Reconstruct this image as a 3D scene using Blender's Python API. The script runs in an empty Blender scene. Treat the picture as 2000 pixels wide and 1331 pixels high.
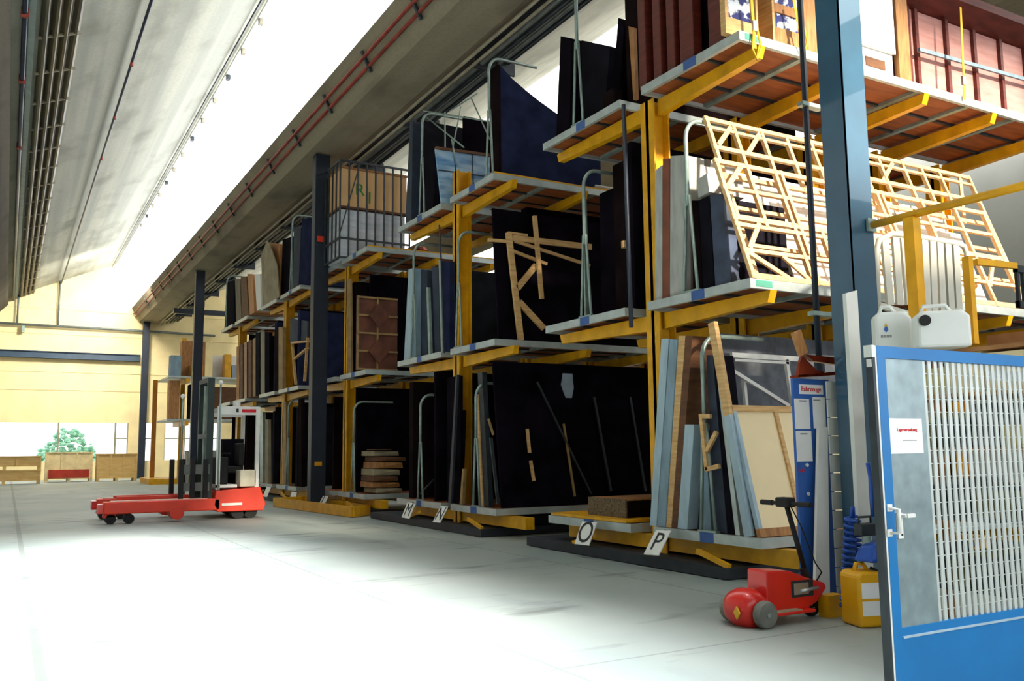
import bpy, bmesh, math, random
from mathutils import Vector, Matrix, Quaternion
random.seed(7)
C = bpy.context.scene.collection
V = Vector
# ------------------------------------------------------------------ camera
FPX, YAW, PIT, ROL, HCAM = 1735.76, 0.514612827, 0.122014407, -0.0104523196, 1.4
fw = V((math.sin(YAW)*math.cos(PIT), math.cos(YAW)*math.cos(PIT), math.sin(PIT)))
rt = V((math.cos(YAW), -math.sin(YAW), 0)); up = rt.cross(fw)
rr = rt*math.cos(ROL)+up*math.sin(ROL); uu = up*math.cos(ROL)-rt*math.sin(ROL)
cd = bpy.data.cameras.new('camera'); cam = bpy.data.objects.new('camera', cd); C.objects.link(cam)
M = Matrix((rr, uu, -fw)).transposed().to_4x4(); M.translation = (0, 0, HCAM); cam.matrix_world = M
cd.sensor_width = 36; cd.lens = FPX/2000*36; cd.clip_end = 400
bpy.context.scene.camera = cam
def W(px, py, ax, v):
    """surveying helper: the point on the plane axis=v that a sight line meets"""
    d = rr*((px-1000)/FPX) - uu*((py-665.5)/FPX) + fw
    o = V((0, 0, HCAM)); return o + d*((v-o[ax])/d[ax])
# ------------------------------------------------------------------ materials
def lin(c):
    if isinstance(c, str):
        c = [int(c[i:i+2], 16)/255 for i in (0, 2, 4)]
    return tuple(x/12.92 if x <= .04045 else ((x+.055)/1.055)**2.4 for x in c)+(1,)
MATS = {}
def mat(name, col, rough=.6, metal=0, var=.12, scale=3.0, stretch=(1, 1, 1), col2=None, bump=0, spec=.4, coat=0):
    if name in MATS: return MATS[name]
    m = bpy.data.materials.new(name); m.use_nodes = True; n = m.node_tree; b = n.nodes['Principled BSDF']
    c = lin(col); b.inputs['Roughness'].default_value = rough; b.inputs['Metallic'].default_value = metal
    b.inputs['Specular IOR Level'].default_value = spec; b.inputs['Coat Weight'].default_value = coat
    tc = n.nodes.new('ShaderNodeTexCoord'); mp = n.nodes.new('ShaderNodeMapping'); mp.inputs['Scale'].default_value = stretch
    nz = n.nodes.new('ShaderNodeTexNoise'); nz.inputs['Scale'].default_value = scale; nz.inputs['Detail'].default_value = 6
    rp = n.nodes.new('ShaderNodeValToRGB')
    rp.color_ramp.elements[0].position = .3; rp.color_ramp.elements[1].position = .72
    c2 = lin(col2) if col2 else tuple(x*(1-2*var) for x in c[:3])+(1,)
    rp.color_ramp.elements[0].color = c2; rp.color_ramp.elements[1].color = c if col2 else tuple(min(1, x*(1+var)) for x in c[:3])+(1,)
    n.links.new(tc.outputs['Object'], mp.inputs[0]); n.links.new(mp.outputs[0], nz.inputs['Vector'])
    n.links.new(nz.outputs[0], rp.inputs[0]); n.links.new(rp.outputs[0], b.inputs['Base Color'])
    if bump:
        bp = n.nodes.new('ShaderNodeBump'); bp.inputs['Strength'].default_value = bump; bp.inputs['Distance'].default_value = .02
        n.links.new(nz.outputs[0], bp.inputs['Height']); n.links.new(bp.outputs[0], b.inputs['Normal'])
    MATS[name] = m; return m
yellow = mat('yellow_paint', 'e0a410', .42, 0, .12, 4)
dyellow = mat('ochre_paint', 'b9861a', .5, 0, .15, 4)
bluesteel = mat('blue_black_steel', '1e2836', .45, 0, .15, 2)
postblue = mat('blue_grey_post_paint', '2e566e', .3, 0, .1, 2.5, coat=1)
carriage = mat('anthracite_paint', '2a3038', .55, 0, .2, 3)
alu = mat('aluminium', 'b4bebc', .42, .35, .1, 5)
galv = mat('galvanised_tube', '93a69f', .4, .4, .15, 6)
dtube = mat('dark_tube', '343b40', .45, .3, .2, 5)
ply = mat('plywood_deck', 'a2592a', .6, 0, .2, 2, (1, 6, 1), '7a3d1c')
wood = mat('pale_timber', 'dab67d', .6, 0, .15, 4, (1, 1, 8), 'b98f58')
lwood = mat('lattice_timber', 'e3c08c', .6, 0, .12, 4, (8, 1, 1), 'c99a63')
mwood = mat('mid_timber', 'b5824d', .6, 0, .2, 4, (6, 1, 1), '8a5a2e')
dwood = mat('brown_board', '6e4728', .65, 0, .2, 3, (1, 1, 6), '4c2e19')
maho = mat('mahogany', '6b2c22', .4, 0, .2, 3, (1, 1, 7), '4a1a14')
pinkwood = mat('pinkish_red_board', 'c8958c', .5, 0, .15, 2, (1, 1, 6), 'ad766e')
copper = mat('copper_red_lacquer', '9c3a17', .25, .3, .25, 5, col2='5e1a0c')
cream = mat('cream_panel', 'f2dfb2', .65, 0, .04, 2)
white = mat('white_paint', 'e6e7e2', .5, 0, .05, 3)
offw = mat('offwhite_sheet', 'd2d3cc', .7, 0, .12, 3, (3, 1, 1))
greyflat = mat('pale_grey_flat', 'a7a8a2', .75, 0, .12, 3, (4, 4, 1))
lblue = mat('light_blue_grey_flat', 'a3bac6', .7, 0, .1, 2.5, (3, 3, 1))
lblue2 = mat('mid_blue_grey_flat', '7f98a6', .7, 0, .14, 2.5, (3, 3, 1))
blk = mat('black_flat', '100b14', 1, 0, .4, 2, spec=.05)
blk2 = mat('charcoal_flat', '18171f', 1, 0, .3, 2, spec=.08)
blk3 = mat('brown_black_flat', '1c1213', 1, 0, .3, 2, spec=.05)
navy = mat('navy_cloth', '252b47', 1, 0, .2, 3, spec=.05)
navy2 = mat('slate_flat', '2f3a4b', .75, 0, .25, 2.5)
dgrey = mat('dark_grey_gauze', '6a7078', .8, 0, .15, 8)
sheen = mat('black_flat_with_sheen', '15181f', .45, 0, .2, 3, (1, 1, 1), '3c4a63')  # pale blue sheen mixed into the black base colour
skyp = mat('painted_sky_panel', 'b9d6e6', .6, 0, .1, 1.6, (1, 1, 4), '3f79b0')
skyp2 = mat('painted_blue_tile', 'dde6ee', .5, 0, 0, 7, (1, 1, 1), '16206e')
for e_, p_ in zip(skyp2.node_tree.nodes['Color Ramp'].color_ramp.elements, (.47, .53)): e_.position = p_
tan = mat('tan_cloth', '9a8f74', .85, 0, .15, 3)
brn = mat('coffer_brown', '71402c', .6, 0, .2, 4, col2='4e2a1e')
brn2 = mat('coffer_rail', '9a7c4c', .6, 0, .2, 4)
red = mat('red_paint', 'd3241a', .32, 0, .06, 3, coat=.3)
red2 = mat('forklift_red', 'df3a1f', .4, 0, .08, 3)
rubber = mat('black_rubber', '141414', .7, 0, .2, 6)
tyre = mat('grey_tyre', '77786f', .8, 0, .15, 8)
silver = mat('silver_metal', 'b9bdbd', .3, .8, .1, 5)
blue = mat('gate_blue', '0872b4', .4, 0, .08, 2)
bblue = mat('noticeboard_blue', '2b5fae', .5, 0, .06, 2)
tapeb = mat('blue_tape', '3a5c98', .6, 0, .1, 6)
tapeg = mat('green_label', '4f9b86', .6, 0, .1, 6)
sheet = mat('galvanised_sheet', '8d9fa2', .35, .45, .12, 9, bump=.05)
gratm = mat('grating_bar', 'c9d0cc', .4, .35, .06, 5)
paper = mat('paper', 'eef0ee', .7, 0, .02, 3)
inkr = mat('red_ink', 'd01f2e', .6, 0, 0)
inkb = mat('black_ink', '131a18', .6, 0, 0)
inkg = mat('green_paint_mark', '1f8a3a', .6, 0, 0)
inkgr = mat('grey_ink', '8a8d90', .6, 0, 0)
canw = mat('white_plastic', 'dfe4de', .45, 0, .05, 2)
cany = mat('yellow_plastic', 'e6a90c', .4, 0, .05, 2)
hose = mat('blue_hose', '2154b4', .4, 0, .08, 4)
strapy = mat('yellow_strap', 'e3b52a', .6, 0, .1, 6)
piper = mat('red_pipe', '8e3527', .55, 0, .25, 3)
ppipe = mat('grey_conduit', '6d7470', .5, .3, .15, 4)
cpipe = mat('pale_conduit', '9a927c', .6, 0, .15, 4)
crate = mat('crate_wood', 'd9b777', .65, 0, .1, 2, (1, 1, 4), 'c39a58')
leafm = mat('bush_leaves', '8fc2a4', .8, 0, .25, 8)
wallm = mat('cream_wall', 'ecd9a4', .75, 0, .06, 1.2)
# concrete floor with slab joints and blotches
def nodes_mat(name):
    m = bpy.data.materials.new(name); m.use_nodes = True; return m, m.node_tree, m.node_tree.nodes['Principled BSDF']
def mathn(n, op, a, b=None):
    q = n.nodes.new('ShaderNodeMath'); q.operation = op
    for i, x in enumerate((a, b)):
        if x is None: continue
        if isinstance(x, (int, float)): q.inputs[i].default_value = x
        else: n.links.new(x, q.inputs[i])
    return q.outputs[0]
def mixc(n, f, a, b):
    q = n.nodes.new('ShaderNodeMix'); q.data_type = 'RGBA'
    for s, x in ((0, f), (6, a), (7, b)):
        if isinstance(x, (int, float, tuple)): q.inputs[s].default_value = x
        else: n.links.new(x, q.inputs[s])
    return q.outputs[2]
def ramp(n, x, p0, p1, c0=(0, 0, 0, 1), c1=(1, 1, 1, 1)):
    r = n.nodes.new('ShaderNodeValToRGB'); e = r.color_ramp.elements
    e[0].position = p0; e[1].position = p1; e[0].color = c0; e[1].color = c1; n.links.new(x, r.inputs[0]); return r.outputs[0]
def noise(n, vec, scale, detail=6):
    q = n.nodes.new('ShaderNodeTexNoise'); q.inputs['Scale'].default_value = scale; q.inputs['Detail'].default_value = detail
    n.links.new(vec, q.inputs['Vector']); return q.outputs[0]
def mapping(n, vec, scale):
    q = n.nodes.new('ShaderNodeMapping'); q.inputs['Scale'].default_value = scale; n.links.new(vec, q.inputs[0]); return q.outputs[0]
floorm, n, b = nodes_mat('concrete_floor')
tc = n.nodes.new('ShaderNodeTexCoord'); ob = tc.outputs['Object']; sx = n.nodes.new('ShaderNodeSeparateXYZ'); n.links.new(ob, sx.inputs[0])
X_, Y_ = sx.outputs[0], sx.outputs[1]
base = mixc(n, ramp(n, noise(n, ob, .35), .35, .7), lin('87938f'), lin('a2a9a0'))
base = mixc(n, ramp(n, noise(n, mapping(n, ob, (1, .35, 1)), 1.1), .58, .75), base, lin('7b8481'))
base = mixc(n, ramp(n, noise(n, mapping(n, ob, (.45, 1.6, 1)), 1.3), .6, .74), base, lin('5d6460'))
line = None
for (src, pos, w) in [(X_, .26, .035), (X_, 3.15, .012), (X_, 6.0, .014), (Y_, 5.0, .012), (Y_, 12.3, .014), (Y_, 9.4, .012), (Y_, 19.0, .02), (Y_, 26, .02), (Y_, 33, .02), (Y_, 40, .02)]:
    l = mathn(n, 'LESS_THAN', mathn(n, 'ABSOLUTE', mathn(n, 'SUBTRACT', src, pos)), w)
    line = l if line is None else mathn(n, 'MAXIMUM', line, l)
base = mixc(n, mathn(n, 'MULTIPLY', line, .55), base, lin('5f6560'))
st = mathn(n, 'MULTIPLY', mathn(n, 'LESS_THAN', mathn(n, 'ABSOLUTE', mathn(n, 'SUBTRACT', X_, .3)), .12), ramp(n, noise(n, ob, 2.2), .5, .7))
base = mixc(n, mathn(n, 'MULTIPLY', st, .5), base, lin('707873'))
n.links.new(base, b.inputs['Base Color']); b.inputs['Roughness'].default_value = .55; b.inputs['Specular IOR Level'].default_value = .35
# board-marked concrete, boards running along the hall
def boardmarked(name, c0, c1, c2, sc):
    m, n, b = nodes_mat(name); tc = n.nodes.new('ShaderNodeTexCoord'); ob = tc.outputs['Object']
    k = mixc(n, ramp(n, noise(n, mapping(n, ob, (1, .02, 1)), sc, 3), .38, .62), lin(c0), lin(c1))
    k = mixc(n, ramp(n, noise(n, mapping(n, ob, (1, .5, 1)), .9, 8), .5, .75), k, lin(c2))
    fine = noise(n, ob, 14, 4)
    k = mixc(n, mathn(n, 'MULTIPLY', ramp(n, fine, .4, .7), .25), k, lin(c2))
    n.links.new(k, b.inputs['Base Color']); b.inputs['Roughness'].default_value = .9; b.inputs['Specular IOR Level'].default_value = .1
    return m
ceilm = boardmarked('board_marked_concrete', 'a5a69a', 'b9b8a8', '8d8d80', 3.2)
ceild = boardmarked('unlit_concrete', '4b463d', '5a5448', '3b372f', 3)  # darker copy of the concrete, with the unlit look in its colour
beamm = boardmarked('beam_concrete', '8d8470', '9a907a', '6d6555', 2.2)
def emis(name, col, s):
    m, n, b = nodes_mat(name); b.inputs['Base Color'].default_value = lin('202020')
    b.inputs['Emission Color'].default_value = lin(col); b.inputs['Emission Strength'].default_value = s; return m
# ------------------------------------------------------------------ mesh helpers
class MB:
    def __init__(s): s.bm = bmesh.new()
    def hexa(s, p):   # 8 points: bottom 4 ccw, top 4
        v = [s.bm.verts.new(q) for q in p]
        for f in ((3, 2, 1, 0), (4, 5, 6, 7), (0, 1, 5, 4), (1, 2, 6, 5), (2, 3, 7, 6), (3, 0, 4, 7)): s.bm.faces.new([v[i] for i in f])
        return s
    def box(s, a, b):
        x0, x1 = sorted((a[0], b[0])); y0, y1 = sorted((a[1], b[1])); z0, z1 = sorted((a[2], b[2]))
        return s.hexa([(x0, y0, z0), (x1, y0, z0), (x1, y1, z0), (x0, y1, z0), (x0, y0, z1), (x1, y0, z1), (x1, y1, z1), (x0, y1, z1)])
    def prism(s, poly, ext):
        e = V(ext); a = [s.bm.verts.new(p) for p in poly]; c = [s.bm.verts.new(V(p)+e) for p in poly]; k = len(a)
        s.bm.faces.new(a); s.bm.faces.new(c[::-1])
        for i in range(k): s.bm.faces.new((a[(i+1) % k], a[i], c[i], c[(i+1) % k]))
        return s
    def bar(s, a, b, w, h, side=None):   # rectangular bar a->b, w along side
        a, b = V(a), V(b); d = (b-a).normalized()
        sd = V(side) if side else (V((0, 0, 1)) if abs(d.z) < .9 else V((1, 0, 0)))
        sd = (sd-d*sd.dot(d)).normalized(); t = d.cross(sd)
        q = [sd*w/2*i+t*h/2*j for i, j in ((-1, -1), (1, -1), (1, 1), (-1, 1))]
        return s.hexa([a+x for x in q]+[b+x for x in q])
    def tube(s, pts, r, k=8, closed=False):
        pts = [V(p) for p in pts]; rings = []; n = len(pts); prev = None
        for i, p in enumerate(pts):
            d = (pts[min(i+1, n-1)]-pts[max(i-1, 0)]).normalized()
            if prev is None: sd = d.orthogonal().normalized()
            else: sd = (prev-d*prev.dot(d)).normalized()
            prev = sd; t = d.cross(sd)
            rings.append([s.bm.verts.new(p+(sd*math.cos(2*math.pi*j/k)+t*math.sin(2*math.pi*j/k))*r) for j in range(k)])
        for a, b in zip(rings, rings[1:]):
            for j in range(k):
                f = s.bm.faces.new((a[j], a[(j+1) % k], b[(j+1) % k], b[j])); f.smooth = True
        s.bm.faces.new(rings[0][::-1]); s.bm.faces.new(rings[-1]); return s
    def cyl(s, c, ax, r, h, k=20, r2=None):
        c = V(c); ax = V(ax).normalized(); return s.lathe(c-ax*h/2, ax, [(r, 0), (r2 if r2 is not None else r, h)], k)
    def lathe(s, o, ax, prof, k=20):
        o = V(o); ax = V(ax).normalized(); sd = ax.orthogonal().normalized(); t = ax.cross(sd); rings = []
        for r, z in prof: rings.append([s.bm.verts.new(o+ax*z+(sd*math.cos(2*math.pi*j/k)+t*math.sin(2*math.pi*j/k))*max(r, 1e-4)) for j in range(k)])
        for a, b in zip(rings, rings[1:]):
            for j in range(k): s.bm.faces.new((a[j], a[(j+1) % k], b[(j+1) % k], b[j]))
        s.bm.faces.new(rings[0][::-1]); s.bm.faces.new(rings[-1]); return s
    def sph(s, c, r, sc=(1, 1, 1), k=10, n=6):
        c = V(c); P = lambda a, b: c+V((r*sc[0]*math.sin(a)*math.cos(b), r*sc[1]*math.sin(a)*math.sin(b), r*sc[2]*math.cos(a)))
        t = s.bm.verts.new(P(0, 0)); u = s.bm.verts.new(P(math.pi, 0))
        g = [[s.bm.verts.new(P(math.pi*i/n, 2*math.pi*j/k)) for j in range(k)] for i in range(1, n)]
        for j in range(k):
            q = (j+1) % k; s.bm.faces.new((t, g[0][j], g[0][q])); s.bm.faces.new((u, g[-1][q], g[-1][j]))
            for a, b in zip(g, g[1:]): s.bm.faces.new((a[j], b[j], b[q], a[q]))
        return s
def link(name, mb, m, parent=None, bev=0, smooth=False):
    bm = mb.bm; bmesh.ops.recalc_face_normals(bm, faces=bm.faces)
    if bev: bmesh.ops.bevel(bm, geom=list(bm.edges), offset=bev, segments=2, affect='EDGES', profile=.5, clamp_overlap=True)
    if parent is not None:
        q = parent; off = V((0, 0, 0)); 
        while q is not None: off += q.location; q = q.parent
        bmesh.ops.translate(bm, verts=bm.verts, vec=-off)
        loc = V((0, 0, 0))
    else:
        zs = [v.co.z for v in bm.verts]; xs = [v.co.x for v in bm.verts]; ys = [v.co.y for v in bm.verts]
        loc = V(((min(xs)+max(xs))/2, (min(ys)+max(ys))/2, min(zs))); bmesh.ops.translate(bm, verts=bm.verts, vec=-loc)
    if smooth:
        for f in bm.faces: f.smooth = True
    me = bpy.data.meshes.new(name); bm.to_mesh(me); bm.free(); me.materials.append(m)
    o = bpy.data.objects.new(name, me); C.objects.link(o); o.location = loc
    if parent is not None: o.parent = parent
    return o
def tag(o, label, cat, group=None):
    o['label'] = label; o['category'] = cat
    if group: o['group'] = group
    return o
def thing(name, loc, label, cat, group=None):
    o = bpy.data.objects.new(name, None); C.objects.link(o); o.location = loc; o.empty_display_size = .2
    return tag(o, label, cat, group)
def struct(name, mb, m):
    """building shell: kept in world coordinates"""
    bm = mb.bm; bmesh.ops.recalc_face_normals(bm, faces=bm.faces)
    me = bpy.data.meshes.new(name); bm.to_mesh(me); bm.free(); me.materials.append(m)
    o = bpy.data.objects.new(name, me); C.objects.link(o); o['kind'] = 'structure'; return o
def one(name, mb, m, label, cat, group=None, bev=0, smooth=False): return tag(link(name, mb, m, None, bev, smooth), label, cat, group)
def text(s, size, m, mw, parent, name='lettering', depth=.002, align='CENTER'):
    cu = bpy.data.curves.new('t', 'FONT'); cu.body = s; cu.size = size; cu.extrude = depth; cu.align_x = align; cu.align_y = 'CENTER'
    t = bpy.data.objects.new('t', cu); C.objects.link(t); me = bpy.data.meshes.new_from_object(t); bpy.data.objects.remove(t); bpy.data.curves.remove(cu)
    off = V((0, 0, 0)); q = parent
    while q is not None: off += q.location; q = q.parent
    me.transform(Matrix.Translation(-off) @ mw); me.materials.clear(); me.materials.append(m); me.name = name
    o = bpy.data.objects.new(name, me); C.objects.link(o); o.parent = parent; return o
def frame_mw(o, x, y):
    x = V(x).normalized(); y = V(y).normalized(); z = x.cross(y); m = Matrix((x, y, z)).transposed().to_4x4(); m.translation = o; return m
def copy_tree(o, parent=None):
    c = o.copy(); C.objects.link(c)
    if parent is not None: c.parent = parent
    for ch in list(o.children): copy_tree(ch, c)
    return c
# ------------------------------------------------------------------ shell
YF, YB = -2.2, 55.0
struct('floor', MB().box((-3.2, YF, -.2), (24, YB, 0)), floorm)
def sheetx(p, q, y0=YF, y1=YB, th=.12):   # slab strip between two (x,z) points
    (x0, z0), (x1, z1) = p, q; return [(x0, y0, z0), (x1, y0, z1), (x1, y0, z1+th), (x0, y0, z0+th)], (0, y1-y0, 0)
G0 = (-.75, 9.65); RG = (5.0, 12.3); GL = (5.98, 9.72)
mb = MB(); mb.prism(*sheetx((-.75, 9.70), RG)); struct('ceiling', mb, ceilm)
mb = MB(); mb.prism(*sheetx((7.42, 9.55), (13.2, 12.3))); struct('ceiling.001', mb, ceilm)
mb = MB(); mb.prism(*sheetx((15.6, 9.55), (21.4, 12.3))); struct('ceiling.002', mb, ceilm)
mb = MB(); mb.prism([(-.35, YF, 9.5), (-.9, YF, 8.9), (-2.4, YF, 8.9), (-2.4, YF, 9.9), (-.5, YF, 10.0)], (0, YB-YF, 0)); struct('trim_2', mb, ceild)
# gutter beam over the column row (trough of board-marked concrete)
for i, dx in enumerate((0, 8.2)):
    mb = MB(); mb.prism([(5.86+dx, YF, 9.75), (6.28+dx, YF, 8.95), (7.2+dx, YF, 8.9), (7.42+dx, YF, 9.0), (7.5+dx, YF, 9.75)], (0, YB-YF, 0)); struct('trim_1' if not i else 'trim_3', mb, beamm)
glow = emis('sky_glazing', 'f8fbff', 6.5); glow2 = emis('sky_glazing_far_bay', 'fdfcf6', 3.2)
mb = MB(); mb.prism([(5.02, YF, 12.36), (5.9, YF, 9.8), (5.95, YF, 9.8), (5.07, YF, 12.36)], (0, YB-YF, 0)); struct('window_1', mb, glow)
mb = MB(); mb.prism([(13.25, YF, 12.3), (14.1, YF, 9.8), (14.15, YF, 9.8), (13.3, YF, 12.3)], (0, YB-YF, 0)); struct('window_2', mb, glow2)
mb = MB(); mb.prism([(21.45, YF, 12.3), (22.3, YF, 9.8), (22.35, YF, 9.8), (21.5, YF, 12.3)], (0, YB-YF, 0)); struct('window_3', mb, glow2)
# far wall with window band
mb = MB(); mb.box((-3.2, 55, 3.12), (24, 55.2, 13)); mb.box((-3.2, 55, 0), (24, 55.2, 1.0))
for z in (4.9, 5.9, 8.0, 9.4): mb.box((-3.2, 54.97, z), (24, 55, z+.03))
mb.box((7.4, 55, 1.0), (7.9, 55.2, 3.12)); mb.box((10.9, 55, 1), (24, 55.2, 3.12)); mb.box((5.95, 55, 1), (6.5, 55.2, 3.12))
struct('wall_far', mb, wallm)
mb = MB(); FW = (6.6, 21.0, 6.75, 10.6)   # unseen front wall, high opening shaped to let sun onto side P
mb.box((-3.2, YF-.2, 0), (24, YF, FW[2])).box((-3.2, YF-.2, FW[3]), (24, YF, 13)).box((-3.2, YF-.2, FW[2]), (FW[0], YF, FW[3])).box((FW[1], YF-.2, FW[2]), (24, YF, FW[3]))
struct('wall_front', mb, mat('grey_white_wall', 'b9bab4', .8, 0, .05, 1))
struct('front_fill_panel', MB().box((1.5, YF+.02, 1.3), (12, YF+.05, 4.3)), emis('front_fill_glow', 'f6faff', 4.3))  # unseen glowing panel added to light the gate, scooter and column
sidewall = mat('grey_white_wall', 'b9bab4', .8, 0, .05, 1)
struct('wall_right', MB().box((23.8, YF, 0), (24, YB, 12.5)), sidewall)
struct('wall_left', MB().box((-3.4, YF, 0), (-3.2, YB, 12)), sidewall)
mb = MB()
for x in (5.28, 5.95, 2.4, -.8): mb.box((x-.05, 55.02, 1.0), (x+.05, 55.12, 3.12))
mb.box((5.28, 55.03, 2.2), (5.95, 55.1, 2.26))
struct('window_4', mb, mat('window_frame', '8f8d74', .6))
mb = MB()
for x in (7.9, 9.0, 10.1): mb.box((x-.04, 55.02, 1.0), (x+.04, 55.12, 3.12))
mb.box((7.9, 55.03, 2.2), (10.9, 55.1, 2.26)); mb.box((6.5, 55.03, 2.2), (7.4, 55.1, 2.26))
struct('window_5', mb, mat('window_frame', '8f8d74', .6))
# outside
struct('ground_outside', MB().box((-30, 55.3, -.3), (60, 140, -.1)), mat('outside_ground', 'cfd0c4', .9))
one('blue_steel_beam', MB().box((-3.1, 54.7, 6.63), (6.4, 54.9, 7.02)).box((-3.1, 54.6, 6.63), (6.4, 54.95, 6.68)).box((-3.1, 54.6, 6.98), (6.4, 54.95, 7.02)), mat('girder_blue', '34495c', .45), 'blue steel girder running across the far cream wall', 'beam')
mb = MB(); mb.tube([(-3, 54.7, 8.45), (6.5, 54.7, 8.4), (10.5, 54.7, 8.35)], .07)
t = thing('wall_pipe', (0, 54.7, 8.4), 'horizontal grey pipe across the upper far wall with two risers', 'pipe')
link('pipe_run', mb, ppipe, t)
for x, zt in ((.12, 10.2), (2.1, 11.0)): link('riser', MB().tube([(x, 54.75, 8.45), (x, 54.75, zt)], .05), ppipe, t)
link('bracket', MB().box((.35, 54.6, 8.0), (.5, 54.8, 8.35)), galv, t)
# steel columns in the hall
ST = {}
def steel_col(y, label, zt=8.9, zb=0, x0=6.44, w=.36, d=.3):
    t = thing('steel_column', (x0+w/2, y, zb), label, 'column', 'blue-black steel columns under the gutter beam')
    mb = MB(); x1 = x0+w; y0, y1 = y-d/2, y+d/2
    mb.box((x0, y0, zb), (x0+.025, y1, zt)).box((x1-.025, y0, zb), (x1, y1, zt)).box((x0, y-.14, zb), (x1, y-.115, zt))
    link('shaft', mb, postblue if y < 8 else bluesteel, t)
    link('base_plate', MB().box((x0-.06, y0-.06, zb), (x1+.06, y1+.06, zb+.03)), bluesteel, t)
    return t
steel_col(5.42, 'nearest blue-grey steel column, beside the blue noticeboard', x0=6.5, w=.29, d=.27)
c2 = steel_col(21.5, 'dark steel column standing inside the yellow kerb', zb=.02)
link('tag_plate', MB().box((6.5, 21.325, 6.62), (6.68, 21.349, 6.76)), red2, c2)
link('tag_plate', MB().box((6.52, 21.325, 1.05), (6.7, 21.349, 1.15)), yellow, c2)
c3 = steel_col(38.0, 'dark steel column directly behind the red and white forklift')
c4 = steel_col(54.4, 'farthest steel column, at the far wall beside the windows', zt=8.9)
# ceiling services
one('louvre_strip', MB().box((0, 0, 0), (.01, .01, .01)), dtube, 'x', 'x')
bpy.data.objects.remove(bpy.data.objects['louvre_strip'])
sl = (12.3-9.7)/5.75
def cz(x): return 9.70+(x+.75)*sl
t = thing('louvred_ceiling_strip', (.6, 27, cz(.6)-.1), 'dark corrugated strip with crossbars along the left ceiling slope', 'ceiling strip')
corr = mat('corrugated_metal', '3d3a33', .5, .3, .3, 3, (1, .1, 1), '6b5f3c')
mb = MB()
for k in range(4):
    x = .14+k*.19; mb.prism([(x, 0, cz(x)-.07), (x+.08, 0, cz(x)-.17), (x+.13, 0, cz(x)-.17), (x+.18, 0, cz(x)-.05)], (0, 54.9, 0))
link('corrugated_sheet', mb, corr, t)
for y in range(4, 55, 2):
    link('crossbar', MB().bar((.1, y, cz(.1)-.14), (.92, y, cz(.92)-.2), .05, .05), cpipe, t)
one('channel_rail', MB().bar((.0, 0, cz(0)-.12), (.0, 54.9, cz(0)-.12), .16, .12), mat('pale_blue_rail', '8fa3a0', .5), 'pale blue-grey channel rail along the dark corrugated ceiling strip', 'rail')
mb = MB().tube([(-.13, 0, cz(-.13)-.22), (-.13, 54.9, cz(-.13)-.22)], .05)
t = thing('fire_pipe', (-.13, 27, 9.6), 'dark pipe with red clamps at the left edge of the ceiling', 'pipe'); link('pipe_run', mb, bluesteel, t)
for y in (12, 15, 18.5, 22, 27): link('clamp', MB().box((-.2, y-.05, cz(-.13)-.3), (-.06, y+.05, cz(-.13)-.12)), piper, t)
t = thing('sprinkler_pipe', (2.1, 27, 10.8), 'thin dark sprinkler pipe along the middle of the left ceiling slope', 'pipe')
link('pipe_run', MB().tube([(2.17, 0, cz(2.17)-.14), (2.17, 54.9, cz(2.17)-.14)], .035), bluesteel, t)
for y in (10.5, 14.5, 18.5, 22.5, 26.5, 30.5): link('sprinkler_head', MB().cyl((2.17, y, cz(2.17)-.2), (0, 0, 1), .04, .1, 8), piper, t)
one('ridge_cable', MB().tube([(4.72, 0, cz(4.72)-.1), (4.72, 54.9, cz(4.72)-.1)], .022), bluesteel, 'thin dark cable running just below the skylight edge', 'cable')
t = thing('blind_rail', (4.98, 27, 12.2), 'ragged pale rail with small clips along the upper skylight edge', 'rail')
link('rail', MB().bar((4.95, 0, 12.17), (4.95, 54.9, 12.17), .08, .1), white, t)
for k in range(20): 
    y = 8+k*1.9; link('clip', MB().box((4.93, y, 12.0), (5.03, y+.16, 12.14)), cpipe if k % 3 else dtube, t)
def twinpipe(label, x, z, n=2, gap=.11, m=piper, y0=0, y1=54.8, r=.035, clamps=True):
    t = thing('red_pipe_run', (x, 27, z), label, 'pipe')
    for k in range(n): link('pipe', MB().tube([(x+k*gap, y0, z-k*gap*1.5), (x+k*gap, y1, z-k*gap*1.5)], r), m, t)
    if clamps:
        for q in range(18):
            y = 6.35+q*2.55
            link('clamp', MB().bar((x-.05, y, z+.12), (x+gap+.05, y, z-gap*1.5-.12), .06, .06, (0, 1, 0)), dtube, t)
twinpipe('twin red-brown pipes clamped along the sloping side of the gutter beam', 5.95, 9.4)
tr = thing('cable_tray', (7.6, 27, 9), 'bundle of pale and dark conduits along the right side of the gutter beam', 'conduit')
for k, (x, z, m, r) in enumerate([(7.3, 8.82, cpipe, .03), (7.48, 8.8, cpipe, .03), (7.75, 8.95, ppipe, .04), (7.95, 9.0, dtube, .05), (8.15, 9.05, ppipe, .045), (8.35, 9.1, dtube, .05)]):
    link('conduit', MB().tube([(x, 0, z), (x, 54.8, z)], r), m, tr)
link('tray', MB().box((7.62, 0, 9.14), (8.45, 54.8, 9.2)), dtube, tr)
for k in range(14): link('hanger', MB().box((7.6, 4+k*3.6, 8.84), (8.5, 4.05+k*3.6, 9.14)), dtube, tr)
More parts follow.
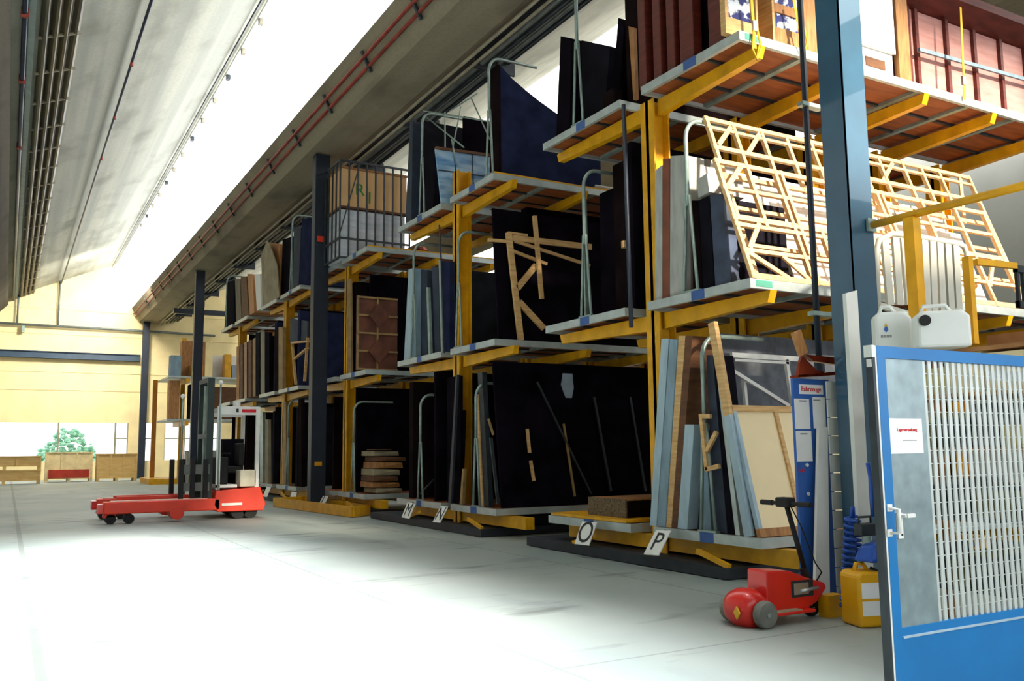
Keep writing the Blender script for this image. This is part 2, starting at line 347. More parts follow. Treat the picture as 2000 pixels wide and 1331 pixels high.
# small ceiling hooks below the skylight are birds' size marks: left out
# ------------------------------------------------------------------ racks
ZL = (.46, 3.19, 5.97)          # tops of the three platform levels
COLX = (7.13, 8.55, 10.0, 11.43, 12.9)
def rack(yc, name_label, levels=(1, 2), base=True, p0=7.27, p1=11.44, ext=(1.92, 2.2), topz=5.87, cols=COLX):
    t = thing('cantilever_rack', (7.13, yc, 0), name_label, 'rack', 'yellow cantilever racks on mobile carriages')
    if base:
        link('carriage', MB().box((6.68, p0, .01), (13.4, p1, .13)), carriage, t)
        link('carriage_beam', MB().box((7.25, yc-1.2, .13), (13.3, yc+1.2, .27)), carriage, t)
    for i, x in enumerate(cols):
        top = topz
        link('column', MB().box((x-.13, yc-.13, .13), (x-.105, yc+.13, top)).box((x+.105, yc-.13, .13), (x+.13, yc+.13, top)).box((x-.13, yc-.03, .13), (x+.13, yc+.03, top)), yellow, t)
        mb = MB(); mb.box((x-.08, yc-ext[0]-.35, .16), (x+.08, yc+ext[1]-.2, .34))
        link('base_arm', mb, yellow, t)
        for L in levels:
            z = ZL[L]-.11
            for s, e in ((-1, ext[0]), (1, ext[1])):
                p = [(x-.05, yc+s*.13, z), (x-.05, yc+s*e, z), (x-.05, yc+s*(e-.05), z-.13), (x-.05, yc+s*.13, z-.2)]
                link('arm', MB().prism(p, (.1, 0, 0)), yellow, t)
    for y in (p0+.1, p1-.7):
        s = 1 if y < yc else -1
        link('brace', MB().bar((6.73, yc-s*1.0, .26), (6.73, yc-s*1.5, .14), .05, .05), yellow, t)
    return t
rack(8.77, 'nearest yellow cantilever rack, carrying sides O and P', ext=(1.92, 2.3))
rack(14.45, 'yellow cantilever rack carrying sides M and N', p0=12.9, p1=17.9, ext=(2.0, 2.35), topz=6.55)
rack(20.55, 'yellow cantilever rack behind the dark column in the yellow kerb', base=False, p0=19.3, p1=22.9, ext=(1.95, 1.85), cols=COLX[:3])
rack(26.1, 'yellow cantilever rack right of the forklift, just beyond the dark kerbed column', p0=24.6, p1=28.3, ext=(2.2, 2.1), cols=COLX[:3])
rack(32.2, 'farthest tall yellow cantilever rack, behind the forklift', p0=30.6, p1=34, ext=(2.1, 2.1), cols=COLX[:3])
# platforms
def platform(y0, y1, z, label, x0=6.8, L=6.2, tape=True, green=False, edge=alu):
    t = thing('storage_platform', (x0, (y0+y1)/2, z-.11), label, 'platform', 'aluminium edged storage platforms')
    x1 = x0+L; zb, zt = z-.105, z
    mb = MB().box((x0, y0, zb), (x0+.05, y1, zt)).box((x1-.05, y0, zb), (x1, y1, zt)).box((x0+.05, y0, zb), (x1-.05, y0+.05, zt)).box((x0+.05, y1-.05, zb), (x1-.05, y1, zt))
    link('edge_frame', mb, edge, t)
    link('deck', MB().box((x0+.05, y0+.05, zb+.05), (x1-.05, y1-.05, zt-.01)), ply, t)
    k = 0
    for i in range(1, 6):
        x = x0+L*i/6; link('cross_member', MB().box((x-.04, y0+.05, zb+.005), (x+.04, y1-.05, zb+.05)), galv, t)
    for f in (.36, .68):
        y = y0+(y1-y0)*f; link('long_member', MB().box((x0+.05, y-.02, zb+.02), (x1-.05, y+.02, zb+.05)), dtube, t)
    if tape:
        y = (y0+y1)/2-.05; link('clamp_tape', MB().box((x0-.004, y-.11, zb-.004), (x0+.002, y+.11, zt+.003)), tapeb, t)
    if green: link('label_sticker', MB().box((x0+.08, y0-.004, zb+.02), (x0+.32, y0+.001, zt-.015)), tapeg, t)
    return t
SH = {'P': (6.86, 8.62), 'O': (9.08, 11.02), 'N': (12.6, 14.27), 'M': (14.66, 16.75), 'L': (18.6, 20.36), 'K': (20.75, 22.4), 'J': (23.85, 25.9), 'I': (26.35, 28.2), 'H': (30.1, 31.95), 'G': (32.4, 34.3)}
WHERE = {'P': 'side P', 'O': 'side O', 'N': 'side N', 'M': 'side M', 'L': 'the side right of the kerbed column', 'K': 'the side behind the kerbed column', 'J': 'the side left of the kerbed column', 'I': 'second side left of the column', 'H': 'the second farthest rack side', 'G': 'the farthest tall rack side'}
LVN = ('lowest', 'middle', 'top')
for sname, (y0, y1) in SH.items():
    for L in range(3):
        z = ZL[L]
        Ln = 6.2 if sname in 'PONM' else 3.6
        tp = sname in 'PONMLJ'
        platform(y0, y1, z, 'aluminium edged platform, %s level of %s' % (LVN[L], WHERE[sname]), L=Ln, tape=tp, green=(sname == 'P' and L > 0))
# yellow cover strip on some platform edges
one('yellow_board', MB().box((6.82, 9.2, .465), (9.6, 10.98, .5)), yellow, 'yellow board lying on the empty lowest platform of side O', 'board')
t = thing('shallow_box', (7.6, 9.8, .5), 'shallow brown speckled wooden box on the yellow board at side O', 'box')
link('front', MB().box((7.0, 9.45, .502), (7.03, 10.3, .74)), mat('speckled_chipboard', '7d6a4e', .8, 0, .3, 30, (1, 1, 1), '3d3426'), t)
link('lid', MB().box((7.03, 9.45, .72), (8.5, 10.3, .74)), mwood, t)
link('side', MB().box((7.03, 9.45, .502), (8.5, 9.48, .72)), blk3, t); link('side', MB().box((7.03, 10.27, .502), (8.5, 10.3, .72)), blk3, t)
one('wooden_batten', MB().box((7.5, 9.16, .505), (7.56, 9.36, .53)), wood, 'short batten beside the speckled box on the yellow board', 'batten')
# tube stanchions
def make_stanchion(H=2.1, join=1.15):
    root = thing('tube_stanchion', (0, 0, 0), 'x', 'stanchion', 'bent tube stanchions on the platforms')
    for s in (-1, 1): link('leg', MB().tube([(0, s*.12, 0), (0, s*.03, join)], .02, 8), galv, root)
    pts = [(0, 0, join-.12), (0, 0, H-.25)]
    for k in range(1, 7):
        a = k/6*math.pi/2; pts.append((.22*(1-math.cos(a)), 0, H-.25+.25*math.sin(a)))
    pts.append((.95, 0, H)); link('upright', MB().tube(pts, .026, 8), galv, root)
    link('foot', MB().box((-.03, -.15, 0), (.03, .15, .02)), galv, root)
    return root
proto = make_stanchion(); first = True
for s, L, dy, dz, why in [('P', 0, -.05, 1.05, 'among the light blue flats'), ('P', 1, .1, 1.0, 'left of the timber lattice'), ('O', 1, -.05, 1, 'before dark flats'), ('O', 2, .05, 1.08, 'in front of the black flats'),
                     ('N', 0, -.1, .98, 'between narrow black flats'), ('N', 1, .55, 1, 'left of the broken timber frame'), ('N', 2, -1.0+.35, 1.0, 'beside the big navy cloth'),
                     ('M', 0, -.05, .95, 'before a dark opening'), ('M', 1, .3, 1.1, 'among slate flats'), ('M', 2, -.1, 1, 'left of the sky panel'),
                     ('L', 0, -.05, .98, 'by brown sheets'), ('J', 2, .0, 1.06, 'by navy flats'), ('G', 2, .3, .95, 'far end'), ('J', 0, 0, 1.15, 'near the kerb')]:
    o = proto if first else copy_tree(proto); first = False
    y0, y1 = SH[s]; o.location = (6.83, (y0+y1)/2+dy, ZL[L]+.004); o.scale = (1, 1, dz)
    o['label'] = 'tube stanchion, %s platform of %s, %s' % (LVN[L], WHERE[s].split(',')[0], why)
# ------------------------------------------------------------------ flats
USED = {}
def flat(label, zb, bl, br, tr, tl, x0, L, m, name='scenery_flat', cat='flat', group=None, bottom=True):
    """standing flat seen end-on: outline surveyed on the plane x=x0, running length L into the rack"""
    x0 += .03
    P = [W(*p, 0, x0) for p in (bl, br, tr, tl)]
    if bottom:
        P[0].z = P[1].z = zb+.004
        ym = (P[0].y+P[1].y)/2; key = (round(zb, 1), next((k for k, (a, b) in SH.items() if a-.1 < ym < b+.1), '?')); q = USED.get(key)
        if q and q[0].y > P[1].y:     # keep clear of the neighbour on the left
            e = lambda zz: q[0].y+(q[1].y-q[0].y)*(zz-q[0].z)/(q[1].z-q[0].z)-.004
            for i, j in ((0, 1), (3, 2)):
                lim = e(P[i].z)
                if P[i].y > lim: P[i].y = lim
                if P[j].y > P[i].y-.012: P[j].y = P[i].y-.012
        USED[key] = (P[1].copy(), P[2].copy())
    return one(name, MB().prism(P, (L, 0, 0)), m, label, cat, group)
def slab(label, s, L, ya, yb, h, x0, ln, m, lean=0, name='scenery_flat', cat='flat', z0=None):
    z = ZL[L]+.004 if z0 is None else z0
    P = [(x0, ya, z), (x0, yb, z), (x0, yb+lean, z+h), (x0, ya+lean, z+h)]
    return one(name, MB().prism(P, (ln, 0, 0)), m, label, cat)
def c(cx, cy, ox, oy, k): return (ox+cx/k, oy+cy/k)
A = lambda x, y: c(x, y, 1240, 600, 2.662)
z = ZL[0]
flat('light blue flat with a white edge, farthest left on lowest platform P', z, A(78, 1138), A(112, 1140), A(176, 165), A(138, 165), 6.83, .12, lblue)
flat('mid blue-grey flat second from the left on lowest platform P', z, A(114, 1145), A(158, 1145), A(222, 170), A(182, 168), 6.83, .44, lblue2)
flat('pale timber edged flat third from the left on lowest platform P', z, A(161, 1140), A(189, 1145), A(262, 150), A(228, 150), 6.84, .44, wood)
flat('brown plywood flat with a knot hole on lowest platform P', z, A(191, 1145), A(221, 1145), A(298, 150), A(266, 150), 6.84, .44, dwood)
flat('short light blue block standing before the brown plywood flat', z, A(222, 1150), A(272, 1155), A(308, 612), A(244, 612), 6.83, .44, lblue)
flat('dark slate flat right of the short light blue block', z, A(290, 1150), A(335, 1150), A(330, 640), A(300, 640), 6.98, .3, navy2)
flat('mid-blue flat leaning between short blue block and charcoal flats', z, A(340, 1150), A(398, 1155), A(368, 690), A(325, 690), 6.95, .3, lblue2)
flat('thick charcoal flat with white speckles on lowest platform P', z, A(412, 1160), A(480, 1170), A(405, 250), A(372, 250), 6.86, .25, navy2)
flat('thin black flat against the speckled charcoal flat on platform P', z, A(483, 1170), A(518, 1172), A(425, 250), A(407, 250), 6.86, .25, blk2)
flat('bare aluminium section leaning on lowest platform P', z, A(522, 1173), A(546, 1173), A(428, 235), A(412, 235), 6.82, .08, alu, 'aluminium_section', 'metal bar')
# gauze frame with white tubes behind the cream panel
t = thing('gauze_frame', (8.2, 7.9, z), 'large dark grey gauze frame with white square tubes, behind the cream panel', 'frame')
Q = lambda x, y, Y: W(*A(x, y), 1, Y)
link('gauze', MB().prism([(7.36, 7.75, z+.004), (10.4, 7.75, z+.004), (10.4, 8.1, 2.78), (7.36, 8.1, 2.78)], (0, .04, 0)), dgrey, t)
for a, b2, w in [((500, 250), (862, 272), .06), ((515, 276), (800, 292), .03), ((785, 275), (822, 520), .05), ((505, 330), (800, 515), .04)]:
    link('tube', MB().bar(Q(*a, 7.55), Q(*b2, 7.55), w, .04), white, t)
link('lower_tube', MB().bar((7.45, 7.5, z+.03), (10.2, 7.5, z+.03), .05, .05), white, t)
link('stay', MB().bar((7.4, 7.52, z+.03), (7.4, 7.64, 2.2), .04, .04), white, t)
# cream panel, leaning, framed
t = thing('cream_panel', (8.0, 7.0, z), 'cream panel in a pale timber frame leaning on lowest platform P', 'flat')
b0 = V((6.85, 6.93, z+.004)); tl = W(*A(500, 512), 0, 6.85); lean = V((0, tl.y-b0.y, tl.z-b0.z)); H = lean.length; lv = lean.normalized(); nrm = V((1, 0, 0)).cross(lv)
def cp(u, v, d=0): return b0+V((u, 0, 0))+lv*v+nrm*d
LN = 1.75
link('board', MB().prism([cp(.03, .03, -.03), cp(LN-.03, .03, -.03), cp(LN-.03, H-.03, -.03), cp(.03, H-.03, -.03)], nrm*.02), cream, t)
for u0, v0, u1, v1, m in [(0, 0, LN, .09, mwood), (0, H-.07, LN, H, wood), (0, .09, .05, H-.07, lblue), (.62, .09, .67, H-.07, wood), (LN-.05, .09, LN, H-.07, wood)]:
    link('batten', MB().prism([cp(u0, v0, -.04), cp(u1, v0, -.04), cp(u1, v1, -.04), cp(u0, v1, -.04)], nrm*.055), m, t)
# timber plank, tall, in front of gauze
pt = W(*A(405, 82), 0, 6.83)
t = thing('timber_plank', (6.83, 7.1, z), 'tall timber plank with a light blue lower half leaning left of the cream panel', 'plank')
pb = V((6.83, 7.06, z+.004)); pm = pb.lerp(pt, .55)
link('lower_half', MB().bar(pb, pm, .06, .1, (1, 0, 0)), lblue, t); link('upper_half', MB().bar(pm, pt, .06, .1, (1, 0, 0)), wood, t)
t = thing('timber_bracket', W(*A(380, 850), 0, 6.8), 'small open timber bracket hooked before the charcoal flats on platform P', 'bracket')
B_ = lambda x, y: W(*A(x, y), 0, 6.8)
for a, b2 in [((345, 562), (375, 850)), ((338, 568), (395, 568)), ((370, 845), (440, 828)), ((375, 750), (425, 650))]:
    link('bar', MB().bar(B_(*a), B_(*b2), .035, .05, (1, 0, 0)), wood, t)
# copper coloured tray on the shelf end
t = thing('copper_moulding', (8.3, 6.6, 2.0), 'glossy copper-red moulding resting on top of the blue noticeboard', 'moulding')
K = lambda x, y, Y=5.66: W(1340+x/4.437, 600+y/4.437, 1, Y)
link('front_board', MB().prism([K(970, 605), K(1195, 600), K(1195, 560), K(1130, 545), K(1010, 420), K(985, 480)], (0, .03, 0)), copper, t)
link('top_board', MB().prism([K(1030, 410), K(1310, 440), K(1310, 500), K(1110, 470)], (0, .05, 0)), copper, t)
link('end_board', MB().bar(K(950, 215), K(1015, 410), .1, .04, (1, 0, 0)), mwood, t)
link('base_board', MB().prism([K(970, 612), K(1310, 590), K(1310, 560), K(975, 590)], (0, .1, 0)), copper, t)
# ---- P middle
A2 = lambda x, y: c(x, y, 1230, 180, 3.024)
z = ZL[1]
flat('white-grey flat farthest left on middle platform P', z, A2(150, 1205), A2(188, 1205), A2(190, 432), A2(150, 465), 6.83, 2.5, greyflat)
flat('red-brown board between two pale flats on middle platform P', z, A2(191, 1205), A2(232, 1200), A2(236, 390), A2(194, 395), 6.84, .3, mat('red_brown_board', '7d4630', .6, 0, .15, 3))
flat('broad pale grey flat left of the stanchion on middle platform P', z, A2(236, 1195), A2(328, 1175), A2(326, 372), A2(240, 378), 6.84, .3, greyflat)
flat('brown-grey board just right of the stanchion on middle platform P', z, A2(334, 1170), A2(372, 1160), A2(362, 650), A2(334, 650), 6.92, .2, mat('brown_grey_board', '6b5a50', .7))
flat('narrow black flat with brown edge on middle platform P', z, A2(376, 1160), A2(430, 1150), A2(405, 640), A2(368, 640), 6.9, 1.2, blk3)
flat('black flat with a blue sheen on middle platform P', z, A2(434, 1148), A2(500, 1135), A2(470, 610), A2(408, 640), 6.88, 1.2, blk2)
flat('black flat with pale blue sheen in its colour on middle platform P', z, A2(505, 1134), A2(600, 1115), A2(545, 600), A2(474, 615), 6.84, .15, sheen)
one('grey_block', MB().prism([W(*A2(x, y), 0, 6.9) for x, y in ((395, 520), (455, 480), (470, 590), (405, 625))], (.55, 0, 0)), greyflat, 'pale grey box lying on top of the black flats at middle platform P', 'box')
one('white_sheet', MB().prism([(7.2, 8.0, z+.4), (12.2, 8.0, z+.4), (12.2, 8.22, z+1.72), (7.2, 8.22, z+1.72)], (0, .03, 0)), offw, 'large off-white sheet standing behind the timber lattice frames', 'sheet')
flat('pale grey flat standing behind the tube stanchion hoop on middle platform P', z, A2(350, 1165), A2(352, 1165), A2(480, 400), A2(372, 385), 7.75, .5, greyflat)
one('white_sheet', MB().prism([(8.25, 7.5, z+.004), (12.1, 7.5, z+.004), (12.1, 7.92, z+1.3), (8.25, 7.92, z+1.3)], (0, .03, 0)), white, 'bright white sheet close behind the right half of the timber lattice', 'sheet')
one('crumpled_black_cloth', MB().sph((6.93, 7.085, z+.1), .1, (.5, .6, 1)), blk, 'crumpled black cloth at the foot of the lattice on middle platform P', 'cloth')
def lattice(label, b0, tl, ln, rails, studs, braces, w=.05, d=.035, m=lwood):
    t = thing('timber_lattice', b0, label, 'frame'); b0 = V(b0); lean = V((0, tl.y-b0.y, tl.z-b0.z)); H = lean.length; lv = lean.normalized(); nr = V((1, 0, 0)).cross(lv)
    f = lambda u, v: b0+V((u, 0, 0))+lv*v
    for v, w_ in rails:
        v = max(w_/2, min(H-w_/2, v*H)); link('rail', MB().bar(f(0, v), f(ln, v), w_, d, lv), m, t)
    for u, v0, v1 in studs:
        link('stud', MB().bar(f(u, v0*H), f(u, v1*H), w, d+.012, (1, 0, 0)), m, t)
    for u0, v0, u1, v1 in braces: link('brace', MB().bar(f(u0, v0*H), f(u1, v1*H), .06, d-.01, lv), m, t)
    return t
lattice('tall timber lattice frame standing behind the lower lattice on middle platform P', (7.08, 7.06, z+.035), V((7.08, 7.8, 5.35)), 5.15,
        [(0, .06), (.2, .05), (.42, .05), (.62, .06), (.8, .06), (.93, .04), (1, .06)], [(u, .0, 1) for u in (.03, .92, 1.8, 2.7, 3.6, 4.4, 5.12)]+[(.45, .62, .98), (1.35, .6, .98), (2.25, .6, .98), (3.1, .6, .98), (4.0, .6, .98)],
        [(.1, .82, .42, .97), (.55, .8, .9, .97), (3.7, .0, 4.3, .2), (4.5, .6, 4.9, .97), (3.0, .8, 3.4, .97)])
lattice('lower timber lattice frame leaning in front of the taller one on middle platform P', (6.86, 6.9, z+.004), V((6.86, 7.42, 4.68)), 5.05,
        [(0, .07), (.23, .05), (.44, .05), (.5, .07), (.75, .05), (1, .06)], [(u, .0, 1) for u in (.03, .95, 1.05, 1.85, 2.75, 2.85, 3.65, 4.35, 5.0)]+[(.5, .44, 1), (1.4, 0, .5), (2.3, 0, .5), (3.2, 0, .5)],
        [(.08, .76, .42, .98), (.12, .25, .4, .48), (.06, .22, .62, .02), (4.4, .2, 4.75, .48), (.6, .22, .95, .02), (2.0, .5, 2.5, .73)])
# ---- P top
A3 = lambda x, y: c(x, y, 1050, 0, 3.327)
z = ZL[2]
for i, (x0, x1, lab) in enumerate([(655, 702, 'first'), (750, 800, 'second'), (840, 890, 'third'), (925, 1015, 'fourth and broader'), (1115, 1222, 'fifth and broadest')]):
    p = [W(*A3(x, 330), 0, 6.86) for x in (x0, x1)]
    ya, yb = p[0].y, p[1].y
    one('mahogany_panel', MB().box((6.86, yb, z+.004), (7.0 if i < 4 else 7.08, ya, z+2.3)), maho, 'upright mahogany panel, %s from the left on top platform P' % lab, 'panel', bev=.01)
one('gap_shade', MB().box((7.1, 7.42, z+.004), (7.14, 8.58, z+2.2)), blk3, 'dark sheet added as shade behind the mahogany panels on top platform P', 'board')  # dark sheet standing in for the shade in the panel gaps
Q3 = lambda x, y, Y=6.95: W(*A3(x, y), 1, Y)
wx = lambda px, py=60, Y=7.0: W(px, py, 1, Y).x
wz = lambda px, py, Y=7.0: W(px, py, 1, Y).z
a_, b_ = wx(1418), wx(1469); c_, d_, e_ = wx(1513), wx(1559), wx(1598)
t = thing('painted_frame', (a_, 7.0, z), 'blue and white painted panel in a timber frame beside the mahogany panels', 'panel')
link('painting', MB().box((a_+.03, 7.0, wz(1440, 40)), (b_-.02, 7.03, z+1.3)), skyp2, t)
for a, b2 in (((a_-.02, 6.98, z+.004), (a_+.03, 7.06, z+1.4)), ((b_-.02, 6.98, z+.004), (b_, 7.06, z+1.4)), ((a_+.03, 6.98, z+.004), (b_-.02, 7.06, wz(1440, 40)))): link('frame_bar', MB().box(a, b2), wood, t)
t = thing('open_timber_case', ((b_+c_)/2, 7.0, z), 'open pale timber case between the two blue painted panels', 'case')
x0, x1 = b_+.02, c_-.05
link('back', MB().box((x0, 7.3, z+.004), (x1, 7.33, z+1.3)), wood, t); link('side', MB().box((x0, 6.95, z+.004), (x0+.03, 7.3, z+1.3)), wood, t); link('side', MB().box((x1-.03, 6.95, z+.004), (x1, 7.3, z+1.3)), wood, t); link('bottom_board', MB().box((x0+.03, 6.95, z+.004), (x1-.03, 7.3, z+.04)), mwood, t); link('shelf_board', MB().box((x0+.03, 6.95, z+.85), (x1-.03, 7.3, z+.88)), wood, t)
t = thing('painted_frame', ((c_+d_)/2, 7.0, z), 'blue and white painted panel left of the nearest steel column', 'panel')
zz1, zz2, zz3 = wz(1535, 60), wz(1535, 31), wz(1535, 14)
link('painting', MB().box((c_, 7.0, zz1), (d_, 7.03, zz2)), skyp2, t); link('painting', MB().box((c_, 7.0, zz3), (d_, 7.03, z+1.3)), skyp2, t)
for a, b2 in (((c_-.04, 6.98, z+.004), (c_, 7.06, z+1.4)), ((d_, 6.98, z+.004), (e_, 7.06, z+1.4)), ((c_, 6.98, z+.004), (d_, 7.06, zz1)), ((c_, 6.98, zz2), (d_, 7.06, zz3))): link('frame_bar', MB().box(a, b2), mwood, t)
def strap(label, px0, px1, Y=6.83, loop=True, z0=5.7):
    a = W(*px0, 1, Y); b2 = W(*px1, 1, Y)
    t = thing('ratchet_strap', b2, label, 'strap')
    link('webbing', MB().bar(a, b2, .04, .006, (1, 0, 0)), strapy, t)
    link('ratchet', MB().box((b2.x-.03, Y-.02, b2.z+.2), (b2.x+.03, Y+.01, b2.z+.32)), silver, t)
    if loop: link('tail', MB().tube([(b2.x-.03, Y-.02, b2.z+.2), (b2.x-.06, Y-.02, b2.z-.02), (b2.x, Y-.02, b2.z-.14), (b2.x+.07, Y-.02, b2.z+.02), (b2.x+.03, Y-.02, b2.z+.2)], .012, 6), strapy, t)
    return t
strap('yellow ratchet strap over the left blue painted panel', (1468, 0), (1475, 95)); strap('yellow ratchet strap over the right blue painted panel', (1550, 0), (1566, 85))
strap('yellow ratchet strap down the front of the big pink-red wardrobe', (1876, 14), (1884, 195), loop=False)
t = thing('white_cabinet', (9.9, 7.2, z), 'white cabinet with a grip slot right of the nearest steel column, top level', 'cabinet')
Wp = lambda x, y, Y=6.95: W(x, y, 1, Y)
xa, xb = Wp(1690, 100).x, Wp(1752, 110).x
link('body', MB().box((xa, 7.02, z+.004), (xb, 7.6, z+1.6)), white, t); link('door', MB().box((xa-.02, 6.98, z+.38), (xb+.02, 7.02, z+1.6)), white, t)
link('grip_slot', MB().box((xa+.08, 7.01, z+.14), (xb-.16, 7.025, z+.26)), dwood, t)
xa2, xb2 = Wp(1754, 120).x, Wp(1780, 120).x
one('timber_board', MB().box((xb+.05, 6.96, z+.004), (xb2, 7.03, z+1.6)), mwood, 'upright timber board between white cabinet and pink-red wardrobe', 'board')
t = thing('wardrobe', (11.5, 7.2, z), 'large pink-red wardrobe with dark battens and a mahogany cornice, top level', 'wardrobe')
xw0 = xb2+.22; xw1 = 13.0; hz = W(1800, 30, 1, 6.95).z
link('front', MB().box((xw0, 7.2, z+.004), (xw1, 7.25, z+1.25)), pinkwood, t)
link('side', MB().box((xw0, 7.25, z+.004), (xw0+.04, 8.4, z+1.25)), maho, t)
link('cornice', MB().prism([(xw0-.06, 7.25, z+1.25), (xw0-.06, 6.9, z+1.4), (xw0-.06, 6.88, z+1.5), (xw0-.06, 8.4, z+1.5), (xw0-.06, 8.4, z+1.25)], (xw1-xw0+.06, 0, 0)), maho, t)
for x in [xw0+.03, xw0+.2]+[xw0+.85+i*.62 for i in range(4)]: link('batten', MB().box((x, 7.15, z+.004), (x+.06, 7.2, z+1.25)), maho, t)
one('blue_steel_rail', MB().bar(Wp(1795, 97, 7.08), Wp(2030, 163, 7.08), .05, .03), lblue2, 'pale blue steel rail strapped across the pink-red wardrobe', 'rail')
slab('dark board filling the back of top platform P', 'P', 2, 8.45, 8.55, 1.5, 9.6, 2.6, blk3)
# ---- O
z = ZL[2]
flat('black flat farthest left on top platform O', z, A3(118, 865), A3(205, 815), A3(222, 250), A3(150, 235), 6.9, 3.0, blk)
flat('broad black flat with torn upper edge on top platform O', z, A3(285, 770), A3(430, 690), A3(470, 300), A3(285, 262), 7.0, 3.2, blk2)
flat('tall charcoal flat right of the torn black flat on top platform O', z, A3(435, 690), A3(520, 640), A3(560, 180), A3(470, 155), 7.1, 3.2, blk)
flat('timber plank leaning against the charcoal flats on top platform O', z, A3(622, 640), A3(638, 640), A3(625, 180), A3(590, 170), 6.95, .05, mwood, 'timber_plank', 'plank')
slab('black flat close to the yellow column on top platform O', 'O', 2, 9.12, 9.3, 1.9, 7.1, 3, blk3)
one('black_flat_bundle', MB().box((6.9, 9.34, z+.004), (7.05, 9.6, z+.28)), blk3, 'small dark bundle at the right end of top platform O', 'bundle')
z = ZL[1]
for i, (a, b2, h, m, lab) in enumerate([(9.12, 9.3, 2.25, blk, 'beside the yellow column'), (9.36, 9.5, 2.1, navy, 'second from the yellow column'), (9.62, 9.95, 2.2, blk3, 'third from the yellow column'), (10.1, 10.5, 1.95, blk, 'broadest of the group')]):
    slab('black flat on middle platform O, %s' % lab, 'O', 1, a, b2, h, 7.0+.15*i, 3.5, m)
one('short_rail', MB().bar((7.2, 9.65, z+.28), (7.2, 10.75, z+.22), .05, .04), mwood, 'short timber rail lying before the dark flats on middle platform O', 'batten') if False else None
slab('thin upright batten at the back of middle platform O', 'O', 1, 10.7, 10.74, 1.9, 7.3, .06, galv)
# ---- N : big black faces towards the aisle
t = thing('black_wall_flat', (9.6, 12.7, ZL[0]), 'big black flat facing the aisle on lowest platform N, with slanting battens', 'flat')
z = ZL[0]; lean = .28
link('face', MB().prism([(6.95, 12.66, z+.004), (12.6, 12.66, z+.004), (12.6, 12.66+lean, z+2.4), (6.95, 12.66+lean, z+2.4)], (0, .05, 0)), blk, t)
f = lambda px, py: W(px, py, 1, 12.7)
for (a, b2, m, w) in [((1035, 838), (1037, 885), wood, .05), ((1038, 900), (1042, 940), wood, .05), ((1107, 828), (1120, 970), brn2, .03), ((1060, 745), (1152, 965), dtube, .03), ((1170, 775), (1191, 960), dtube, .04), ((1241, 775), (1258, 960), dtube, .04), ((960, 818), (968, 850), brn2, .03), ((963, 855), (970, 985), dtube, .05)]:
    p, q = f(*a), f(*b2)
    p.y = 12.64+lean*(p.z-z)/2.4; q.y = 12.64+lean*(q.z-z)/2.4; link('batten', MB().bar(p, q, w, .03, (1, 0, 0)), m, t)
p0 = f(1120, 757); p0.y = 12.64+lean*(p0.z-z)/2.4
link('paint_patch', MB().prism([p0+V((-.1, 0, .25)), p0+V((-.14, 0, .05)), p0+V((-.02, 0, -.25)), p0+V((.06, 0, -.24)), p0+V((.12, 0, 0)), p0+V((.1, 0, .25))], (0, .01, 0)), mat('pale_blue_patch', '93a3b4', .7), t)
A5 = lambda x, y: c(x, y, 740, 700, 3.697)
for (bl, br, tr, tl, m, lab, x0, nm, ct) in [((500, 1050), (520, 1055), (565, 120), (555, 120), dtube, 'thin dark upright tube', 6.84, 'upright_tube', 'tube'), ((535, 1050), (575, 1055), (600, 380), (560, 380), blk2, 'black flat left of the green tube', 6.95, 'scenery_flat', 'flat'),
        ((582, 1055), (600, 1055), (612, 800), (602, 800), brn2, 'short pale batten left of the stanchion', 6.84, 'timber_batten', 'batten'), ((668, 1065), (700, 1065), (700, 330), (668, 330), blk3, 'narrow brown-black flat right of the stanchion', 6.95, 'scenery_flat', 'flat'),
        ((730, 1070), (752, 1075), (712, 260), (695, 260), wood, 'pale timber batten, brightest upright', 6.88, 'timber_batten', 'batten'), ((756, 1075), (795, 1080), (745, 100), (708, 100), dtube, 'dark grey edged flat beside the pale batten', 6.9, 'scenery_flat', 'flat')]:
    flat(lab+' on lowest platform N', ZL[0], A5(*bl), A5(*br), A5(*tr), A5(*tl), x0, .06 if ct != 'flat' else .09, m, nm, ct)
z = ZL[1]
t = thing('black_wall_flat', (9.6, 12.8, z), 'big black flat facing the aisle on middle platform N, behind the broken timber frame', 'flat')
link('face', MB().prism([(7.0, 12.82, z+.004), (12.6, 12.82, z+.004), (12.6, 13.0, z+2.3), (7.0, 13.0, z+2.3)], (0, .05, 0)), blk, t)
link('diagonal_batten', MB().bar(W(905, 640, 1, 12.7)+V((.3, 0, 0)), W(1075, 330, 1, 12.9), .03, .02), dtube, t) if False else None
slab('black flat beside the stanchion on middle platform N', 'N', 1, 13.3, 13.5, 2.5, 7.85, 3.0, blk)
t = thing('broken_timber_frame', (7.4, 12.55, z), 'broken pale timber frame leaning before black flats on middle platform N', 'frame')
g = lambda p, Y=12.68: W(*p, 1, Y)
for a, b2, w, nm in [((993, 455), (1017, 655), .1, 'post'), ((1000, 465), (1155, 483), .1, 'rail'), ((992, 455), (1030, 460), .04, 'rail'), ((953, 469), (992, 472), .05, 'rail'), ((1005, 471), (1152, 519), .05, 'rail'), ((1000, 490), (1068, 516), .05, 'rail'), ((1044, 422), (1058, 584), .07, 'upright'), ((1010, 564), (1046, 519), .1, 'brace'), ((1014, 590), (1062, 642), .1, 'brace')]:
    dep = 12.68 if nm != 'upright' else 12.6
    sd = (1, 0, 0) if nm in ('post', 'upright') else (0, 0, 1)
    pa, pb_ = g(a, dep), g(b2, dep)
    if nm == 'post': pb_.z = z+.01
    link(nm, MB().bar(pa, pb_, w, .05 if nm != 'rail' else .04, sd), wood, t)
